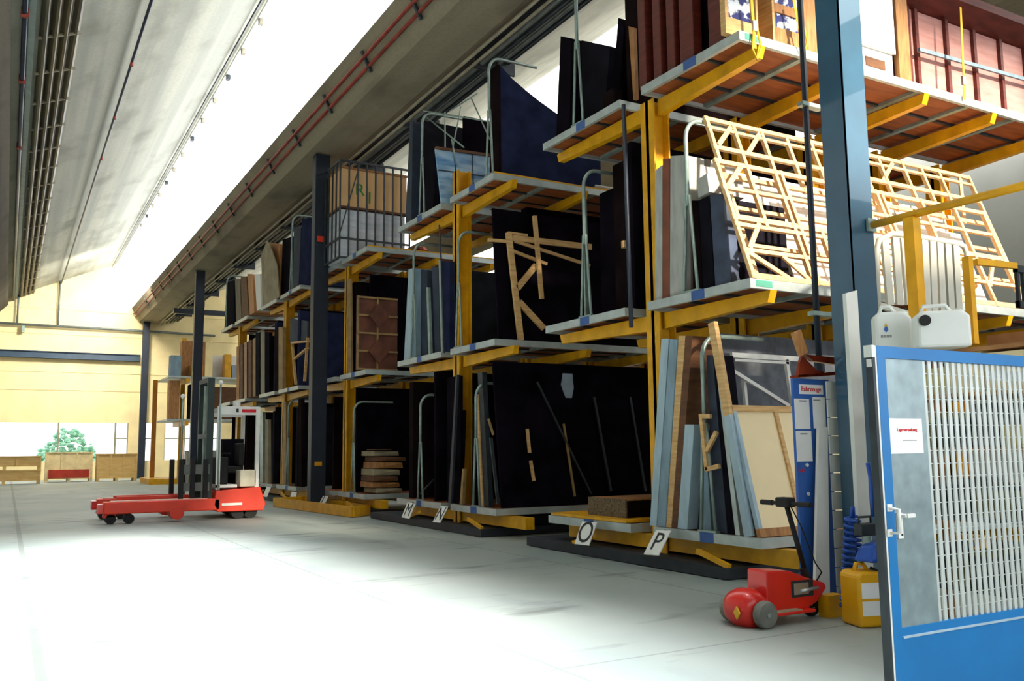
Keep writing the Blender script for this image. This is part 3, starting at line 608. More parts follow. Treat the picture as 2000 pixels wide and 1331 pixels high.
one('dark_filler', MB().box((6.915, 14.12, ZL[0]+.004), (6.975, 14.64, ZL[0]+2.25)), blk, 'dark sheet added to black out the yellow column between sides N and M', 'board')  # black sheet added to darken the foot of the yellow column
# N top : navy cloth
z = ZL[2]
A6 = lambda x, y: c(x, y, 900, 80, 4.16)
t = thing('navy_cloth_flat', (9, 12.8, z), 'tall navy cloth flat with a sagging sloping top edge on top platform N', 'flat')
Yn = 12.85
top = [W(*A6(x, y), 1, Yn) for x, y in ((310, 205), (330, 210), (420, 310), (520, 395), (640, 490), (780, 590), (1000, 700), (1130, 760))]
poly = [V((top[0].x, Yn, z+.004)), V((top[-1].x, Yn, z+.004))]+top[::-1]
link('cloth', MB().prism(poly, (0, .06, 0)), navy, t)
link('edge_board', MB().box((top[0].x-.06, Yn-.05, z+.004), (top[0].x, Yn+.25, top[0].z)), blk3, t)
one('clear_tube', MB().tube([(8.9, 12.66, z+.08), (10.2, 12.66, z+.08)], .03), white, 'short white tube lying before the navy cloth on top platform N', 'tube')
one('yellow_edge_strip', MB().box((6.82, 12.605, z+.004), (12.9, 12.64, z+.03)), yellow, 'thin yellow strip along the front edge of top platform N', 'strip')
one('yellow_edge_strip', MB().box((6.82, 18.605, z+.004), (10.3, 18.64, z+.03)), yellow, 'thin yellow strip along the front of the cage platform', 'strip')
# M / N top : black flats, sky panel
A4 = lambda x, y: c(x, y, 620, 180, 4.16)
flat('dark slate flat farthest left on top platform M', z, A4(712, 1010), A4(762, 1000), A4(775, 235), A4(752, 235), 6.85, 2.5, navy2)
flat('black flat behind the hoop on top platform M', z, A4(845, 980), A4(940, 920), A4(955, 470), A4(850, 230), 7.0, 2.8, blk2)
one('black_backdrop', MB().box((7.6, 15.3, z+.004), (10.2, 15.36, z+2.05)), blk, 'wide black backdrop behind the painted sky panel', 'backdrop')
t = thing('painted_sky_panel', (8, 14.5, z), 'painted sky-blue panel with white clouds before the top of a yellow column', 'panel')
Ys = 14.68
poly = [W(*A4(x, y), 1, Ys) for x, y in ((1010, 890), (1400, 700), (1400, 515), (960, 455))]
poly[0].z = z+.01; poly[1].z = z+.01
link('painting', MB().prism(poly, (0, .05, 0)), skyp, t)
link('top_edge', MB().bar(poly[3], poly[2], .05, .07), dwood, t)
for k in (1, 2):
    a = poly[0].lerp(poly[1], k/3); b2 = poly[3].lerp(poly[2], k/3); link('seam', MB().bar(a-V((0, .005, 0)), b2-V((0, .005, 0)), .015, .01, (1, 0, 0)), navy2, t)
link('seam', MB().bar(poly[0].lerp(poly[3], .6)-V((0, .005, 0)), poly[1].lerp(poly[2], .6)-V((0, .005, 0)), .02, .01), navy2, t)
# overhead tube frame above M/N top
t = thing('tube_canopy', (7, 14.5, z+1.9), 'light galvanised tube lattice bracing above top platforms M and N', 'tube frame')
for a, b2 in [((860, 150), (1400, 240)), ((870, 190), (1190, 450)), ((1035, 160), (1040, 700)), ((1165, 120), (1060, 660)), ((1250, 50), (1440, 470)), ((1080, 150), (1300, 10)), ((1090, 380), (1130, 600))]:
    link('tube', MB().tube([W(*A4(*a), 0, 6.95), W(*A4(*b2), 0, 7.1)], .014, 6), galv, t)
# ---- M middle
A7 = lambda x, y: c(x, y, 760, 460, 4.436)
z = ZL[1]
flat('white-blue board farthest left on middle platform M', z, A7(128, 1060), A7(185, 1055), A7(214, 288), A7(168, 292), 6.83, 1.5, lblue)
flat('slate blue flat second from the left on middle platform M', z, A7(190, 1055), A7(236, 1040), A7(238, 290), A7(218, 290), 6.86, 2.5, lblue2)
flat('black flat behind the stanchion on middle platform M', z, A7(262, 1035), A7(330, 1020), A7(330, 300), A7(262, 300), 6.95, 2.5, navy2)
flat('thin pale batten leaning low on middle platform M', z, A7(340, 1020), A7(358, 1015), A7(338, 450), A7(322, 450), 6.83, .05, galv, 'batten', 'batten')
flat('charcoal flat between the two pale battens on middle platform M', z, A7(362, 1012), A7(440, 990), A7(425, 280), A7(352, 280), 6.92, 2.5, navy2)
flat('tall pale batten near the yellow column on middle platform M', z, A7(448, 988), A7(464, 985), A7(442, 215), A7(428, 215), 6.83, .05, galv, 'batten', 'batten')
flat('navy flat touching the yellow column on middle platform M', z, A7(470, 980), A7(525, 965), A7(525, 225), A7(452, 225), 6.86, .1, navy)
# ---- M lowest : dark recess
z = ZL[0]
slab('big black flat at the back of lowest platform M', 'M', 0, 15.2, 15.3, 2.4, 6.95, 3.4, blk); slab('brown-black flat at the left end of lowest platform M', 'M', 0, 16.4, 16.6, 2.3, 7.0, 3.2, blk3)
one('loose_tube', MB().tube([W(*A5(300, 980), 0, 6.85), W(*A5(395, 880), 0, 7.2)], .02), dtube, 'loose dark tube lying slanted on lowest platform M', 'tube')
# ---- L top : wire cage with plywood crate
z = ZL[2]
t = thing('bar_cage', (8.3, 19.5, z), 'dark steel bar cage on the top platform behind the kerbed column', 'cage')
Yc = 20.1; xl, xr = W(664, 400, 1, Yc).x, W(800, 400, 1, Yc).x; zt = W(700, 318, 1, Yc).z
for k in range(9):
    x = xl+(xr-xl)*k/8; link('bar', MB().bar((x, Yc, z+.01), (x, Yc, zt), .035, .035), dtube, t)
for zz in (z+.03, z+.5, zt): link('rail', MB().bar((xl, Yc, zz), (xr, Yc, zz), .045, .045), dtube, t); link('rail', MB().bar((xl, Yc, zz), (xl, 21.3, zz), .045, .045), dtube, t)
for k in range(1, 5): y = Yc+k*.29; link('bar', MB().bar((xl, y, z+.01), (xl, y, zt), .035, .035), dtube, t)
link('brace', MB().bar((xl, Yc, z+.6), (xl+.5, Yc, zt), .025, .025), dtube, t)
t = thing('plywood_crate', (8.2, 19.4, z+.95), 'plywood crate with green painted letters inside the dark bar cage', 'crate')
zc0 = W(700, 405, 1, 20.2).z; zc1 = W(700, 332, 1, 20.2).z
link('body', MB().box((xl+.08, 20.25, zc0), (xr-.02, 21.25, zc1)), mat('crate_face', 'dcb27c', .7, 0, .06, 2), t)
link('rim', MB().box((xl+.06, 20.22, zc1), (xr, 21.27, zc1+.05)), mwood, t); link('rim', MB().box((xl+.06, 20.22, zc0-.05), (xr, 21.27, zc0)), dwood, t)
pR, pI = W(703, 372, 1, 20.24), W(722, 388, 1, 20.24)
text('R', .42, inkg, frame_mw(pR, (1, 0, 0), (0, 0, 1)), t); text('I', .42, inkg, frame_mw(pI, (1, 0, 0), (0, 0, 1)), t)
one('glazing_glimpse', MB().box((xl+.08, 20.25, z+.01), (xr-.04, 21.25, zc0-.06)), mat('glazing_white', 'd9dfe4', .4, 0, .1, 1.5, (1, 1, 6), 'a9b5c2'), 'white block standing in for bright glazing under the plywood crate in the cage', 'load', bev=.05)  # white block stands in for the next bay's glazing seen here
one('orange_cloth', MB().sph((8.2, 18.85, z+.1), .14, (1.5, .6, .7)), copper, 'small crumpled orange cloth at the foot of the bar cage', 'cloth')
# ---- L middle : coffered panel
z = ZL[1]
t = thing('coffered_panel', (7.9, 18.9, z), 'brown coffered panel with diamond bosses on the platform right of the kerbed column', 'panel')
Yp = 18.85; x0 = W(697, 640, 1, Yp).x; x1 = W(776, 640, 1, Yp).x; zt = W(730, 580, 1, Yp).z
link('board', MB().box((x0, Yp, z+.004), (x1, Yp+.05, zt)), brn, t)
for k in range(5):
    zz = z+.03+(zt-z-.06)*k/4; link('rail', MB().box((x0, Yp-.03, zz-.02), (x1, Yp, zz+.02)), brn2, t)
link('stile', MB().box((x0, Yp-.032, z+.004), (x0+.04, Yp, zt)), brn2, t); link('stile', MB().box(((x0+x1)/2-.02, Yp-.028, z+.004), ((x0+x1)/2+.02, Yp, zt)), brn2, t)
for k in (1, 3):
    cx, cz_, s = (x0+x1)/2+.02, z+.03+(zt-z-.06)*k/4, .24
    link('diamond_boss', MB().prism([(cx-s, Yp-.07, cz_), (cx, Yp-.07, cz_-s*1.2), (cx+s, Yp-.07, cz_), (cx, Yp-.07, cz_+s*1.2)], (0, .04, 0)), brn, t)
flat('pair of thin pale battens left of the coffered panel', z, (679, 727), (686, 726), (684, 545), (677, 545), 6.85, .05, brn2, 'batten', 'batten')
slab('dark flat behind the coffered panel', 'L', 1, 19.4, 19.5, 2.3, 7.2, 3, blk)
slab('dark flat at the left end of the coffered panel platform', 'L', 1, 19.9, 20.2, 2.2, 7.0, 3, blk3)
# ---- L lowest : crumpled brown sheets
z = ZL[0]; zz = z+.006
for i in range(7):
    w = .62+.1*random.random(); h = .11+.04*random.random(); dx = .12*random.random()
    mb = MB(); P = []
    x0 = 7.05+dx; y0 = 18.75+.1*random.random()
    mb.hexa([(x0, y0, zz), (x0+w, y0+.05, zz), (x0+w, y0+.8, zz), (x0, y0+.8, zz), (x0+.02, y0+.03, zz+h), (x0+w-.04, y0, zz+h*.8), (x0+w, y0+.8, zz+h*.8), (x0, y0+.78, zz+h)])
    one('folded_sheet', mb, [tan, mwood, dwood][i % 3], 'folded brown sheet, number %s from the bottom of the pile right of the kerbed column' % ['one', 'two', 'three', 'four', 'five', 'six', 'seven'][i], 'sheet', bev=.015); zz += h+.008
one('loose_box', MB().box((7.1, 18.8, zz+.01), (7.5, 19.3, zz+.03)), dwood, 'thin brown lid on top of the folded brown sheets', 'lid')
slab('big black flat behind the folded brown sheets', 'L', 0, 19.7, 19.8, 2.4, 7.0, 3.2, blk)
# ---- K..G
for s in 'KJIHG':
    y0, y1 = SH[s]
    for L, h in ((0, 2.3), (1, 2.25)):
        if s == 'K' and L == 1: continue
        if s == 'G' and L == 1: continue
        slab('wide black flat across the back of %s, %s platform' % (WHERE[s], LVN[L]), s, L, y0+.9, y0+1.0, h, 7.1, 2.6, blk if L else blk3)
        if s in 'JI': slab('narrow dark flat at the front of %s, %s platform' % (WHERE[s], LVN[L]), s, L, y0+.3, y0+.5, h-.15, 6.9, 2.4, navy if L else blk2)
zz = ZL[2]
flat('dark blue flat nearest the kerbed column on the top row', zz, (585, 553), (603, 545), (604, 425), (590, 428), 6.95, 2, navy)
flat('slate flat second left of the kerbed column on the top row', zz, (572, 560), (583, 554), (588, 445), (574, 448), 6.95, 2, navy2)
flat('tall black flat third left of the kerbed column on the top row', zz, (549, 572), (571, 561), (573, 462), (552, 468), 6.95, 2, blk)
z0_ = ZL[2]
P = [W(x, y, 0, 6.82) for x, y in ((513, 592), (545, 575), (541, 520), (530, 487), (521, 470), (510, 500))]
P[0].z = P[1].z = ZL[2]+.004
one('grey_cloth', MB().prism(P, (.03, 0, 0)), tan, 'hanging grey-beige cloth on the top row left of the kerbed column', 'cloth')
flat('brown board behind the hanging grey-beige cloth', zz, (528, 580), (546, 574), (546, 478), (524, 474), 6.95, 1.0, mwood, 'board', 'board')
flat('white board left of the hanging grey-beige cloth', zz, (502, 600), (510, 597), (508, 535), (497, 537), 6.84, 1.0, white, 'board', 'board')
flat('orange-brown board second left of the hanging cloth', zz, (488, 607), (497, 602), (494, 540), (483, 535), 6.84, 1.0, mat('orange_brown', 'b8814f', .6), 'board', 'board')
flat('red-brown board third left of the hanging cloth', zz, (474, 612), (486, 608), (481, 540), (470, 542), 6.86, 1.0, dwood, 'board', 'board')
flat('grey-brown board fourth left of the hanging cloth', zz, (462, 618), (472, 613), (468, 545), (459, 545), 6.86, 1.0, mat('grey_brown', '6d6654', .7), 'board', 'board')
flat('dark flat at the far end of the top row', zz, (441, 634), (458, 622), (456, 548), (442, 552), 7.0, 1.4, blk2)
one('navy_case', MB().box((7.3, 28.6, zz+.02), (8.6, 29.6, zz+1.7)), navy, 'tall navy case on the top row beyond the hanging cloth', 'case') if False else None
# small framed things seen between the far columns
t = thing('timber_trestle', (7.0, 24.1, ZL[1]), 'pale timber trestle just left of the kerbed column, middle level', 'trestle')
tt = lambda x, y: W(x, y, 0, 6.86)
for a, b2 in [((571, 672), (578, 752)), ((601, 660), (595, 745)), ((575, 702), (601, 680)), ((570, 670), (602, 667))]: link('bar', MB().bar(tt(*a), tt(*b2), .07, .05, (1, 0, 0)), wood, t)
flat('slate panel hung above the pale trestle', ZL[1], (566, 670), (600, 665), (600, 628), (567, 622), 6.9, .05, navy2, 'slate_panel', 'panel', bottom=False)
for i, (x, y0, y1, m) in enumerate([(548, 760, 640, brn2), (540, 762, 645, blk3), (522, 768, 650, blk), (513, 772, 648, dtube), (503, 774, 650, blk2)]):
    flat('upright %s on the middle row, %s from the trestle' % ('pale batten' if i == 0 else 'dark board', ['first', 'second', 'third', 'fourth', 'fifth'][i]), ZL[1], (x-4, y0), (x+4, y0), (x+4, y1), (x-4, y1), 6.86, .1, m, 'upright_board', 'board')
for i, (x, m) in enumerate([(497, brn2), (488, dwood), (480, maho), (472, dwood), (465, mwood)]):
    flat('ornate brown carved upright, %s from the right, far middle platform' % ['first', 'second', 'third', 'fourth', 'fifth'][i], ZL[1], (x-3, 775), (x+2, 773), (x+2, 660+i*4), (x-3, 662+i*4), 6.86, .4, m, 'carved_upright', 'carving')
for i, (x, y0, y1, m) in enumerate([(555, 940, 785, brn2), (510, 940, 805, galv), (520, 940, 820, tan), (585, 950, 780, blk3)]):
    flat('%s upright board on the lowest row, left of the kerbed column, %s' % (['pale', 'light grey', 'beige', 'dark'][i], ['beside a yellow column', 'nearest the forklift', 'second from the forklift', 'nearest the kerb'][i]), ZL[0], (x-3, y0), (x+4, y0), (x+3, y1), (x-2, y1), 6.86, .1, m, 'upright_board', 'board')
# ------------------------------------------------------------------ number plates (letters)
def sign(letter, ptl, ptr, pbl, label, bare=False):
    a = W(*ptl, 0, 6.66); b2 = W(*ptr, 0, 6.66); Yc = a.y; d = W(*pbl, 1, Yc)
    x = (V((0, b2.y-a.y, 0))); dn = d-a; dn.y = 0
    t = thing('letter_sign', (d.x, (a.y+b2.y)/2, d.z), label, 'sign', 'white letter signs at the rack ends')
    xv = x.normalized(); yv = (-dn).normalized(); nr = xv.cross(yv)
    link('plate', MB().prism([a, b2, b2+dn, a+dn], -nr*.012), white, t)
    link('bracket', MB().bar(a.lerp(b2, .5)-nr*.016, a.lerp(b2, .5)-nr*.016+V((.07, 0, -.03)), .04, .02), dtube, t)
    if letter: text(letter, x.length*1.22 if letter != 'M' else x.length*1.0, inkb, frame_mw((a+b2)/2+dn*.5+nr*.001, xv, yv), t)
sign('P', (1281, 1036), (1310, 1037), (1257, 1083), 'white tilted sign with a black letter P')
sign('O', (1137, 1019), (1165, 1021), (1122, 1063), 'white tilted sign with a black letter O')
sign('N', (861, 989), (875, 990), (845, 1020), 'white tilted sign with a dark letter N')
sign('M', (796, 982), (811, 984), (784, 1011), 'white tilted sign with a dark letter M')
sign('L', (631, 969), (641, 970), (619, 992), 'white tilted sign beside the dark kerbed column')
sign('', (570, 961), (580, 962), (563, 982), 'blank white tilted sign left of the yellow kerb')
sign('', (521, 951), (529, 952), (513, 970), 'white tilted sign right of the forklift')
sign('', (498, 945), (506, 946), (492, 962), 'yellowish-white tilted sign partly behind the forklift tail')
# yellow kerb round the column
t = thing('yellow_kerb', (6.8, 20.8, 0), 'low yellow kerb with concrete filling around the dark steel column', 'kerb')
outer = [(6.44, 18.3), (6.05, 23.2), (6.92, 23.4), (6.96, 18.75)]
mb = MB()
for i in range(4):
    p, q = outer[i], outer[(i+1) % 4]; mb.bar((*p, .12), (*q, .12), .22, .07)
link('rim', mb, yellow, t)
# ------------------------------------------------------------------ forklift
fk = thing('forklift', (3.2, 20.2, 0), 'red and white side-loading forklift with long low red arms', 'forklift')
for (y0, y1) in ((19.5, 19.85), (21.0, 21.35)):
    lg = link('outrigger', MB().box((1.72, y0, .2), (3.95, y1, .44)).box((1.72, y0+.05, .12), (1.95, y1-.05, .2)), red2, fk, bev=.02)
    link('top_highlight', MB().box((1.85, y0+.04, .44), (3.7, y1-.04, .455)), mat('painted_highlight', 'e9b3a2', .5), lg)  # pale strip puts the lit top of the red arm into colour
    for x in (1.86, 2.2): link('wheel', MB().cyl((x, (y0+y1)/2, .1), (0, 1, 0), .1, y1-y0-.1, 16), rubber, lg)
    link('wheel_guard', MB().cyl((3.1, (y0+y1)/2, .18), (0, 1, 0), .14, y1-y0+.02, 18), red2, lg)
    link('tip_block', MB().box((1.62, y0+.02, .22), (1.72, y1-.02, .4)), red, lg)
link('fork_plate', MB().box((2.0, 20.0, .46), (3.4, 20.12, .52)), red2, fk); link('fork_plate', MB().box((2.0, 20.6, .46), (3.4, 20.72, .52)), red2, fk)
link('chassis', MB().prism([(3.9, 19.5, .16), (4.86, 19.5, .16), (4.9, 19.5, .3), (4.78, 19.5, .66), (3.86, 19.5, .6), (3.82, 19.5, .3)], (0, 1.85, 0)), red2, fk, bev=.02)
link('chassis_stripe', MB().box((3.98, 19.48, .29), (4.4, 19.5, .34)), white, fk)
link('cab_floor', MB().box((3.86, 19.55, .66), (4.3, 21.2, .72)), white, fk)
link('battery_box', MB().box((4.36, 19.55, .67), (4.7, 20.0, 1.02)), mat('cream_cover', 'd9d3bd', .5), fk, bev=.015)
for x in (4.35, 4.6): link('drive_wheel', MB().cyl((x, 19.75, .15), (0, 1, 0), .15, .3, 20), rubber, fk)
link('drive_wheel', MB().cyl((4.45, 21.1, .15), (0, 1, 0), .15, .3, 20), rubber, fk)
gd = link('overhead_guard', MB().box((3.86, 19.55, 2.2), (4.75, 19.62, 2.38)).box((3.86, 20.95, 2.2), (4.75, 21.02, 2.38)).box((3.86, 19.62, 2.26), (3.93, 20.95, 2.34)).box((4.68, 19.62, 2.26), (4.75, 20.95, 2.34)).box((4.2, 19.62, 2.27), (4.25, 20.95, 2.33)), white, fk)
for x in (3.86, 4.67):
    for y in (19.55, 20.95): link('guard_post', MB().box((x, y, .62), (x+.08, y+.07, 2.2)), white, gd)
text('- - - -', .14, inkr, frame_mw((4.5, 19.545, 2.29), (1, 0, 0), (0, 0, 1)), gd, 'maker_lettering') if False else None
for k in range(5): pass
link('maker_stripe', MB().box((4.36, 19.54, 2.25), (4.66, 19.55, 2.32)), inkr, gd); link('maker_mark', MB().box((4.24, 19.54, 2.25), (4.29, 19.55, 2.33)), inkb, gd)
link('beacon', MB().cyl((4.3, 19.8, 2.43), (0, 0, 1), .08, .12, 14), white, gd)
link('seat', MB().box((4.1, 20.0, .95), (4.5, 20.5, 1.1)).box((4.42, 20.0, 1.1), (4.54, 20.5, 1.6)), rubber, fk, bev=.03)
link('console', MB().box((3.95, 19.75, .72), (4.15, 20.7, 1.3)), rubber, fk, bev=.03)
link('rear_panel', MB().box((4.2, 20.6, .7), (4.65, 20.9, 1.7)), blk2, fk)
link('steering_wheel', MB().tube([(4.1+.13*math.cos(a), 19.95+.13*math.sin(a), 1.38) for a in [k*math.pi/8 for k in range(17)]], .015, 6), rubber, fk)
mst = link('mast', MB().box((3.68, 19.75, .3), (3.82, 19.85, 3.0)).box((3.68, 20.7, .3), (3.82, 20.8, 3.0)).box((3.68, 19.85, 2.9), (3.8, 20.7, 3.0)).box((3.68, 19.85, 1.7), (3.78, 20.7, 1.8)), mat('green_black_steel', '263734', .5), fk)
link('hydraulic_ram', MB().cyl((3.75, 20.3, 1.6), (0, 0, 1), .05, 2.5, 12), galv, mst)
for k, x in enumerate((3.13, 3.36, 3.62)):
    link('backrest_bar', MB().box((x, 19.6, .44), (x+.09, 19.72, 1.26)), rubber, mst)
    link('backrest_bar', MB().box((x, 20.8, .44), (x+.09, 20.92, 1.26)), rubber, mst)
link('carriage_plate', MB().box((3.2, 19.66, .95), (3.75, 19.7, 1.15)).box((3.2, 19.66, .6), (3.75, 19.7, .78)), mat('grey_carriage', '6b6c68', .5), mst)
for x, zt in ((3.16, 2.55), (3.9, 2.85)):
    po = link('marker_pole', MB().tube([(x, 19.53 if x > 3.5 else 19.66, .45 if x > 3.5 else 1.26), (x, 19.53 if x > 3.5 else 19.66, zt)], .018, 8), galv, fk)
    link('marker_tip', MB().sph((x, 19.53 if x > 3.5 else 19.66, zt+.03), .05), white, po)
# ------------------------------------------------------------------ far end crates and rack
def pallet_crate(label, x0, x1, y, h, m=crate, z0=0, slots=True, d=1.0):
    t = thing('wooden_crate', ((x0+x1)/2, y+d/2, z0), label, 'crate')
    link('body', MB().box((x0, y, z0+.16), (x1, y+d, z0+h)), m, t)
    n = 3
    for k in range(n):
        x = x0+(x1-x0-.14)*k/(n-1); link('runner', MB().box((x, y, z0+.001), (x+.14, y+d, z0+.16)), m, t)
    for k in range(4):
        x = x0+(x1-x0-.08)*k/3; link('batten', MB().box((x, y-.03, z0+.16), (x+.08, y, z0+h)), m, t)
    link('lid', MB().box((x0-.03, y-.04, z0+h), (x1+.03, y+d+.03, z0+h+.05)), m, t); return t
pallet_crate('low wooden crate on the floor at the far left, under another', -1.6, 1.45, 48.3, .62)
pallet_crate('wooden crate stacked on top of another at the far left', -1.6, 1.45, 48.3, .6, z0=.68)
t = pallet_crate('pale crate with a red lower panel by the far window', 1.7, 3.85, 50.5, 1.45, mat('pale_crate', 'e4cf9c', .6))
link('red_panel', MB().box((1.85, 50.45, .2), (3.7, 50.47, .62)), mat('brick_red', 'a8321f', .6), t)
pallet_crate('wooden crate with timber battens left of the farthest column', 3.98, 5.85, 49.6, 1.35)
t = thing('garden_bush', (4, 75, 0), 'green bush outside beyond the far window', 'bush')
mb = MB()
for i in range(420):
    a, b2 = random.random()*6.28, random.random(); r = 1.9*math.sqrt(random.random()); hmax = 3.2*(1-(r/2.1)**2)+.3
    mb.sph((4.0+r*math.cos(a)*1.2, 75+r*math.sin(a), -.05+hmax*b2), .1+.17*random.random(), (1, 1, .7))
link('foliage', mb, leafm, t)
link('stem', MB().tube([(4, 75, -.1), (4, 75, .6)], .1), dwood, t)
fr = thing('far_rack', (7.2, 44, 0), 'low yellow and orange rack at the far end beyond the forklift', 'rack')
orange = mat('orange_paint', 'b97418', .5)
for x, y, zt, m in ((5.95, 45.5, 4.9, orange), (6.95, 44, 6.8, yellow), (9.6, 44, 6.8, yellow)): link('post', MB().box((x, y, 0), (x+.2, y+.2, zt)), m, fr)
for zz in (2.85, 4.8): link('shelf', MB().box((6.2, 42.6, zz), (10.6, 44.0, zz+.08)).box((6.2, 44.2, zz), (10.6, 46.0, zz+.08)), alu, fr); link('arm', MB().box((6.96, 42.5, zz-.22), (7.12, 46, zz)), yellow, fr)
link('foot', MB().box((5.6, 43, .0), (7.0, 46.2, .25)), yellow, fr)
FAR = [('grey cabinet box on the far low rack', 6.3, 6.75, 42.8, 4.89, .95, lblue2), ('red-brown timber frame board on the far low rack', 6.85, 7.9, 43.3, 4.89, 1.7, mwood), ('orange box on the far low rack top', 7.2, 7.7, 42.7, 4.89, .55, mat('orange_box', 'c8872c', .6)), ('yellow board leaning on the far low rack top', 8.7, 9.0, 42.8, 4.89, 1.1, yellow), ('blue-grey rolled carpet on the far low rack', 9.05, 10.4, 42.9, 4.89, .6, postblue),
       ('golden plywood door on the lower shelf of the far low rack', 6.3, 6.75, 42.9, 2.94, 1.75, mwood), ('dark slate flat on the lower shelf of the far low rack', 7.2, 7.38, 43.0, 2.94, 1.6, blk2), ('brown round table top on the far low rack', 8.2, 9.3, 42.9, 2.94, 1.5, dwood), ('dark wardrobe on the lower shelf of the far low rack', 7.4, 8.1, 43.0, 2.94, 1.7, blk), ('red-brown chest under the far low rack', 7.3, 8.9, 44.3, .001, .9, maho), ('grey machine cabinet under the far low rack', 7.1, 8.5, 42.6, .001, 1.5, mat('grey_cabinet', '8a8d84', .6))]
for lab, x0, x1, y, z0, h, m in FAR:
    k = lab.split(' on ')[0].split(' under ')[0].split(' leaning')[0].split()[-1]
    one(k if k not in ('top',) else 'table_top', MB().box((x0, y, z0+.004), (x1, y+.6, z0+h)), m, lab, k, bev=.01)
one('white_board', MB().box((8.3, 43.6, 4.885), (10.2, 43.65, 6.0)), white, 'white board behind the carpet on the far low rack', 'board')
# gantry of pipes near far columns
one('far_steel_beam', MB().box((6.9, 46.5, 8.35), (14, 46.7, 8.6)), bluesteel, 'dark steel beam across the second bay near the far wall', 'beam')
# ------------------------------------------------------------------ corner by the nearest column
t = thing('noticeboard', (6.35, 5.75, 0), 'tall blue noticeboard with white papers standing beside the column', 'noticeboard')
Yb = 5.7; N = lambda x, y, Y=Yb-.012: W(1540+x/5.117, 720+y/5.117, 1, Y)
p00 = N(45, 100, Yb); p10 = N(352, 88, Yb)
link('board', MB().box((p00.x, Yb, .02), (p10.x+.06, Yb+.03, p00.z)), bblue, t)
def paperq(name, a, b2, m=paper):
    p, q = N(*a), N(*b2); return link(name, MB().box((p.x, Yb-.004, q.z), (q.x, Yb, p.z)), m, t)
paperq('title_strip', (112, 158), (355, 262)); paperq('notice', (65, 300), (228, 605)); paperq('notice', (246, 285), (385, 600)); paperq('notice', (82, 625), (250, 930))
pc = N(232, 208); text('Fahrzeuge', .062, inkr, frame_mw((pc.x, Yb-.006, pc.z), (1, 0, 0), (0, 0, 1)), t)
for (x, y) in ((150, 325), (290, 318), (160, 655)):
    pc = N(x, y); link('heading', MB().box((pc.x-.045, Yb-.0055, pc.z-.006), (pc.x+.045, Yb-.004, pc.z+.006)), inkgr, t)
for (x, y) in ((192, 968), (205, 1255)): pc = N(x, y); link('magnet', MB().cyl((pc.x, Yb-.006, pc.z), (0, 1, 0), .016, .012, 14), white, t)
pc = N(140, 1020); text('Info', .05, inkr, frame_mw((pc.x, Yb-.002, pc.z), (1, 0, .15), (-.15, 0, 1)), t)
link('foot', MB().box((p00.x, Yb-.02, 0), (p10.x+.06, Yb+.05, .02)), bblue, t)
t = thing('white_slat_stack', (6.6, 5.6, 0), 'white segmented strip of stacked panels leaning left of the column', 'panel')
xs_a, xs_b = W(1614, 740, 1, 5.62).x, W(1638, 740, 1, 5.62).x
for k in range(12):
    z0 = .0+k*.166
    link('segment', MB().box((xs_a, 5.62, z0+.002), (xs_b, 5.634, z0+.160)), canw, t)
t = W(1595, 850, 1, 5.35)
one('white_plank', MB().hexa([(W(1589, 1140, 1, 5.56).x, 5.56, .003), (W(1619, 1140, 1, 5.56).x, 5.56, .003), (W(1619, 1140, 1, 5.56).x, 5.59, .003), (W(1589, 1140, 1, 5.56).x, 5.59, .003), (W(1597, 850, 1, 5.66).x, 5.64, 1.57), (W(1614, 850, 1, 5.66).x, 5.64, 1.57), (W(1614, 850, 1, 5.66).x, 5.67, 1.57), (W(1597, 850, 1, 5.66).x, 5.67, 1.57)]), white, 'white plank leaning against the blue noticeboard', 'plank')
xa_, xb_ = W(1653, 580, 1, 5.2).x, W(1675, 580, 1, 5.2).x; za_ = W(1660, 570, 1, 5.2).z
one('white_plank', MB().hexa([(xa_, 5.2, .003), (xb_, 5.2, .003), (xb_, 5.24, .003), (xa_, 5.24, .003), (xa_, 5.2, za_-.02), (xb_, 5.2, za_+.02), (xb_, 5.24, za_+.02), (xa_, 5.24, za_-.02)]), canw, 'tall pale plank standing upright against the nearest steel column', 'plank')
t = thing('hanging_pipe', (6.55, 5.85, 2.1), 'dark vertical pipe with clamps left of the nearest steel column', 'pipe')
link('pipe', MB().tube([(6.75, 5.95, 8.93), (6.75, 5.95, 2.2)], .03), bluesteel, t)
for zz in (2.65, 4.75): link('clamp', MB().box((6.66, 5.9, zz), (6.95, 5.98, zz+.04)), galv, t)
link('end_fitting', MB().cyl((6.75, 5.95, 2.16), (0, 0, 1), .05, .12, 12), bluesteel, t)
t = thing('hanging_conduit', (6.7, 9.0, 2.9), 'dark conduit hanging between the middle and top platforms of side O', 'conduit')
link('tube', MB().tube([W(1218, 205, 0, 6.7), W(1233, 640, 0, 6.7)], .028), bluesteel, t)
link('coupling', MB().cyl(W(1220, 478, 0, 6.7), (0, 0, 1), .045, .09, 12), brn2, t)
one('hanging_conduit', MB().tube([W(858, 440, 0, 6.72), W(862, 520, 0, 6.72), W(868, 690, 0, 6.72)], .016), bluesteel, 'thin dark conduit hanging at side M left of the yellow column', 'conduit')
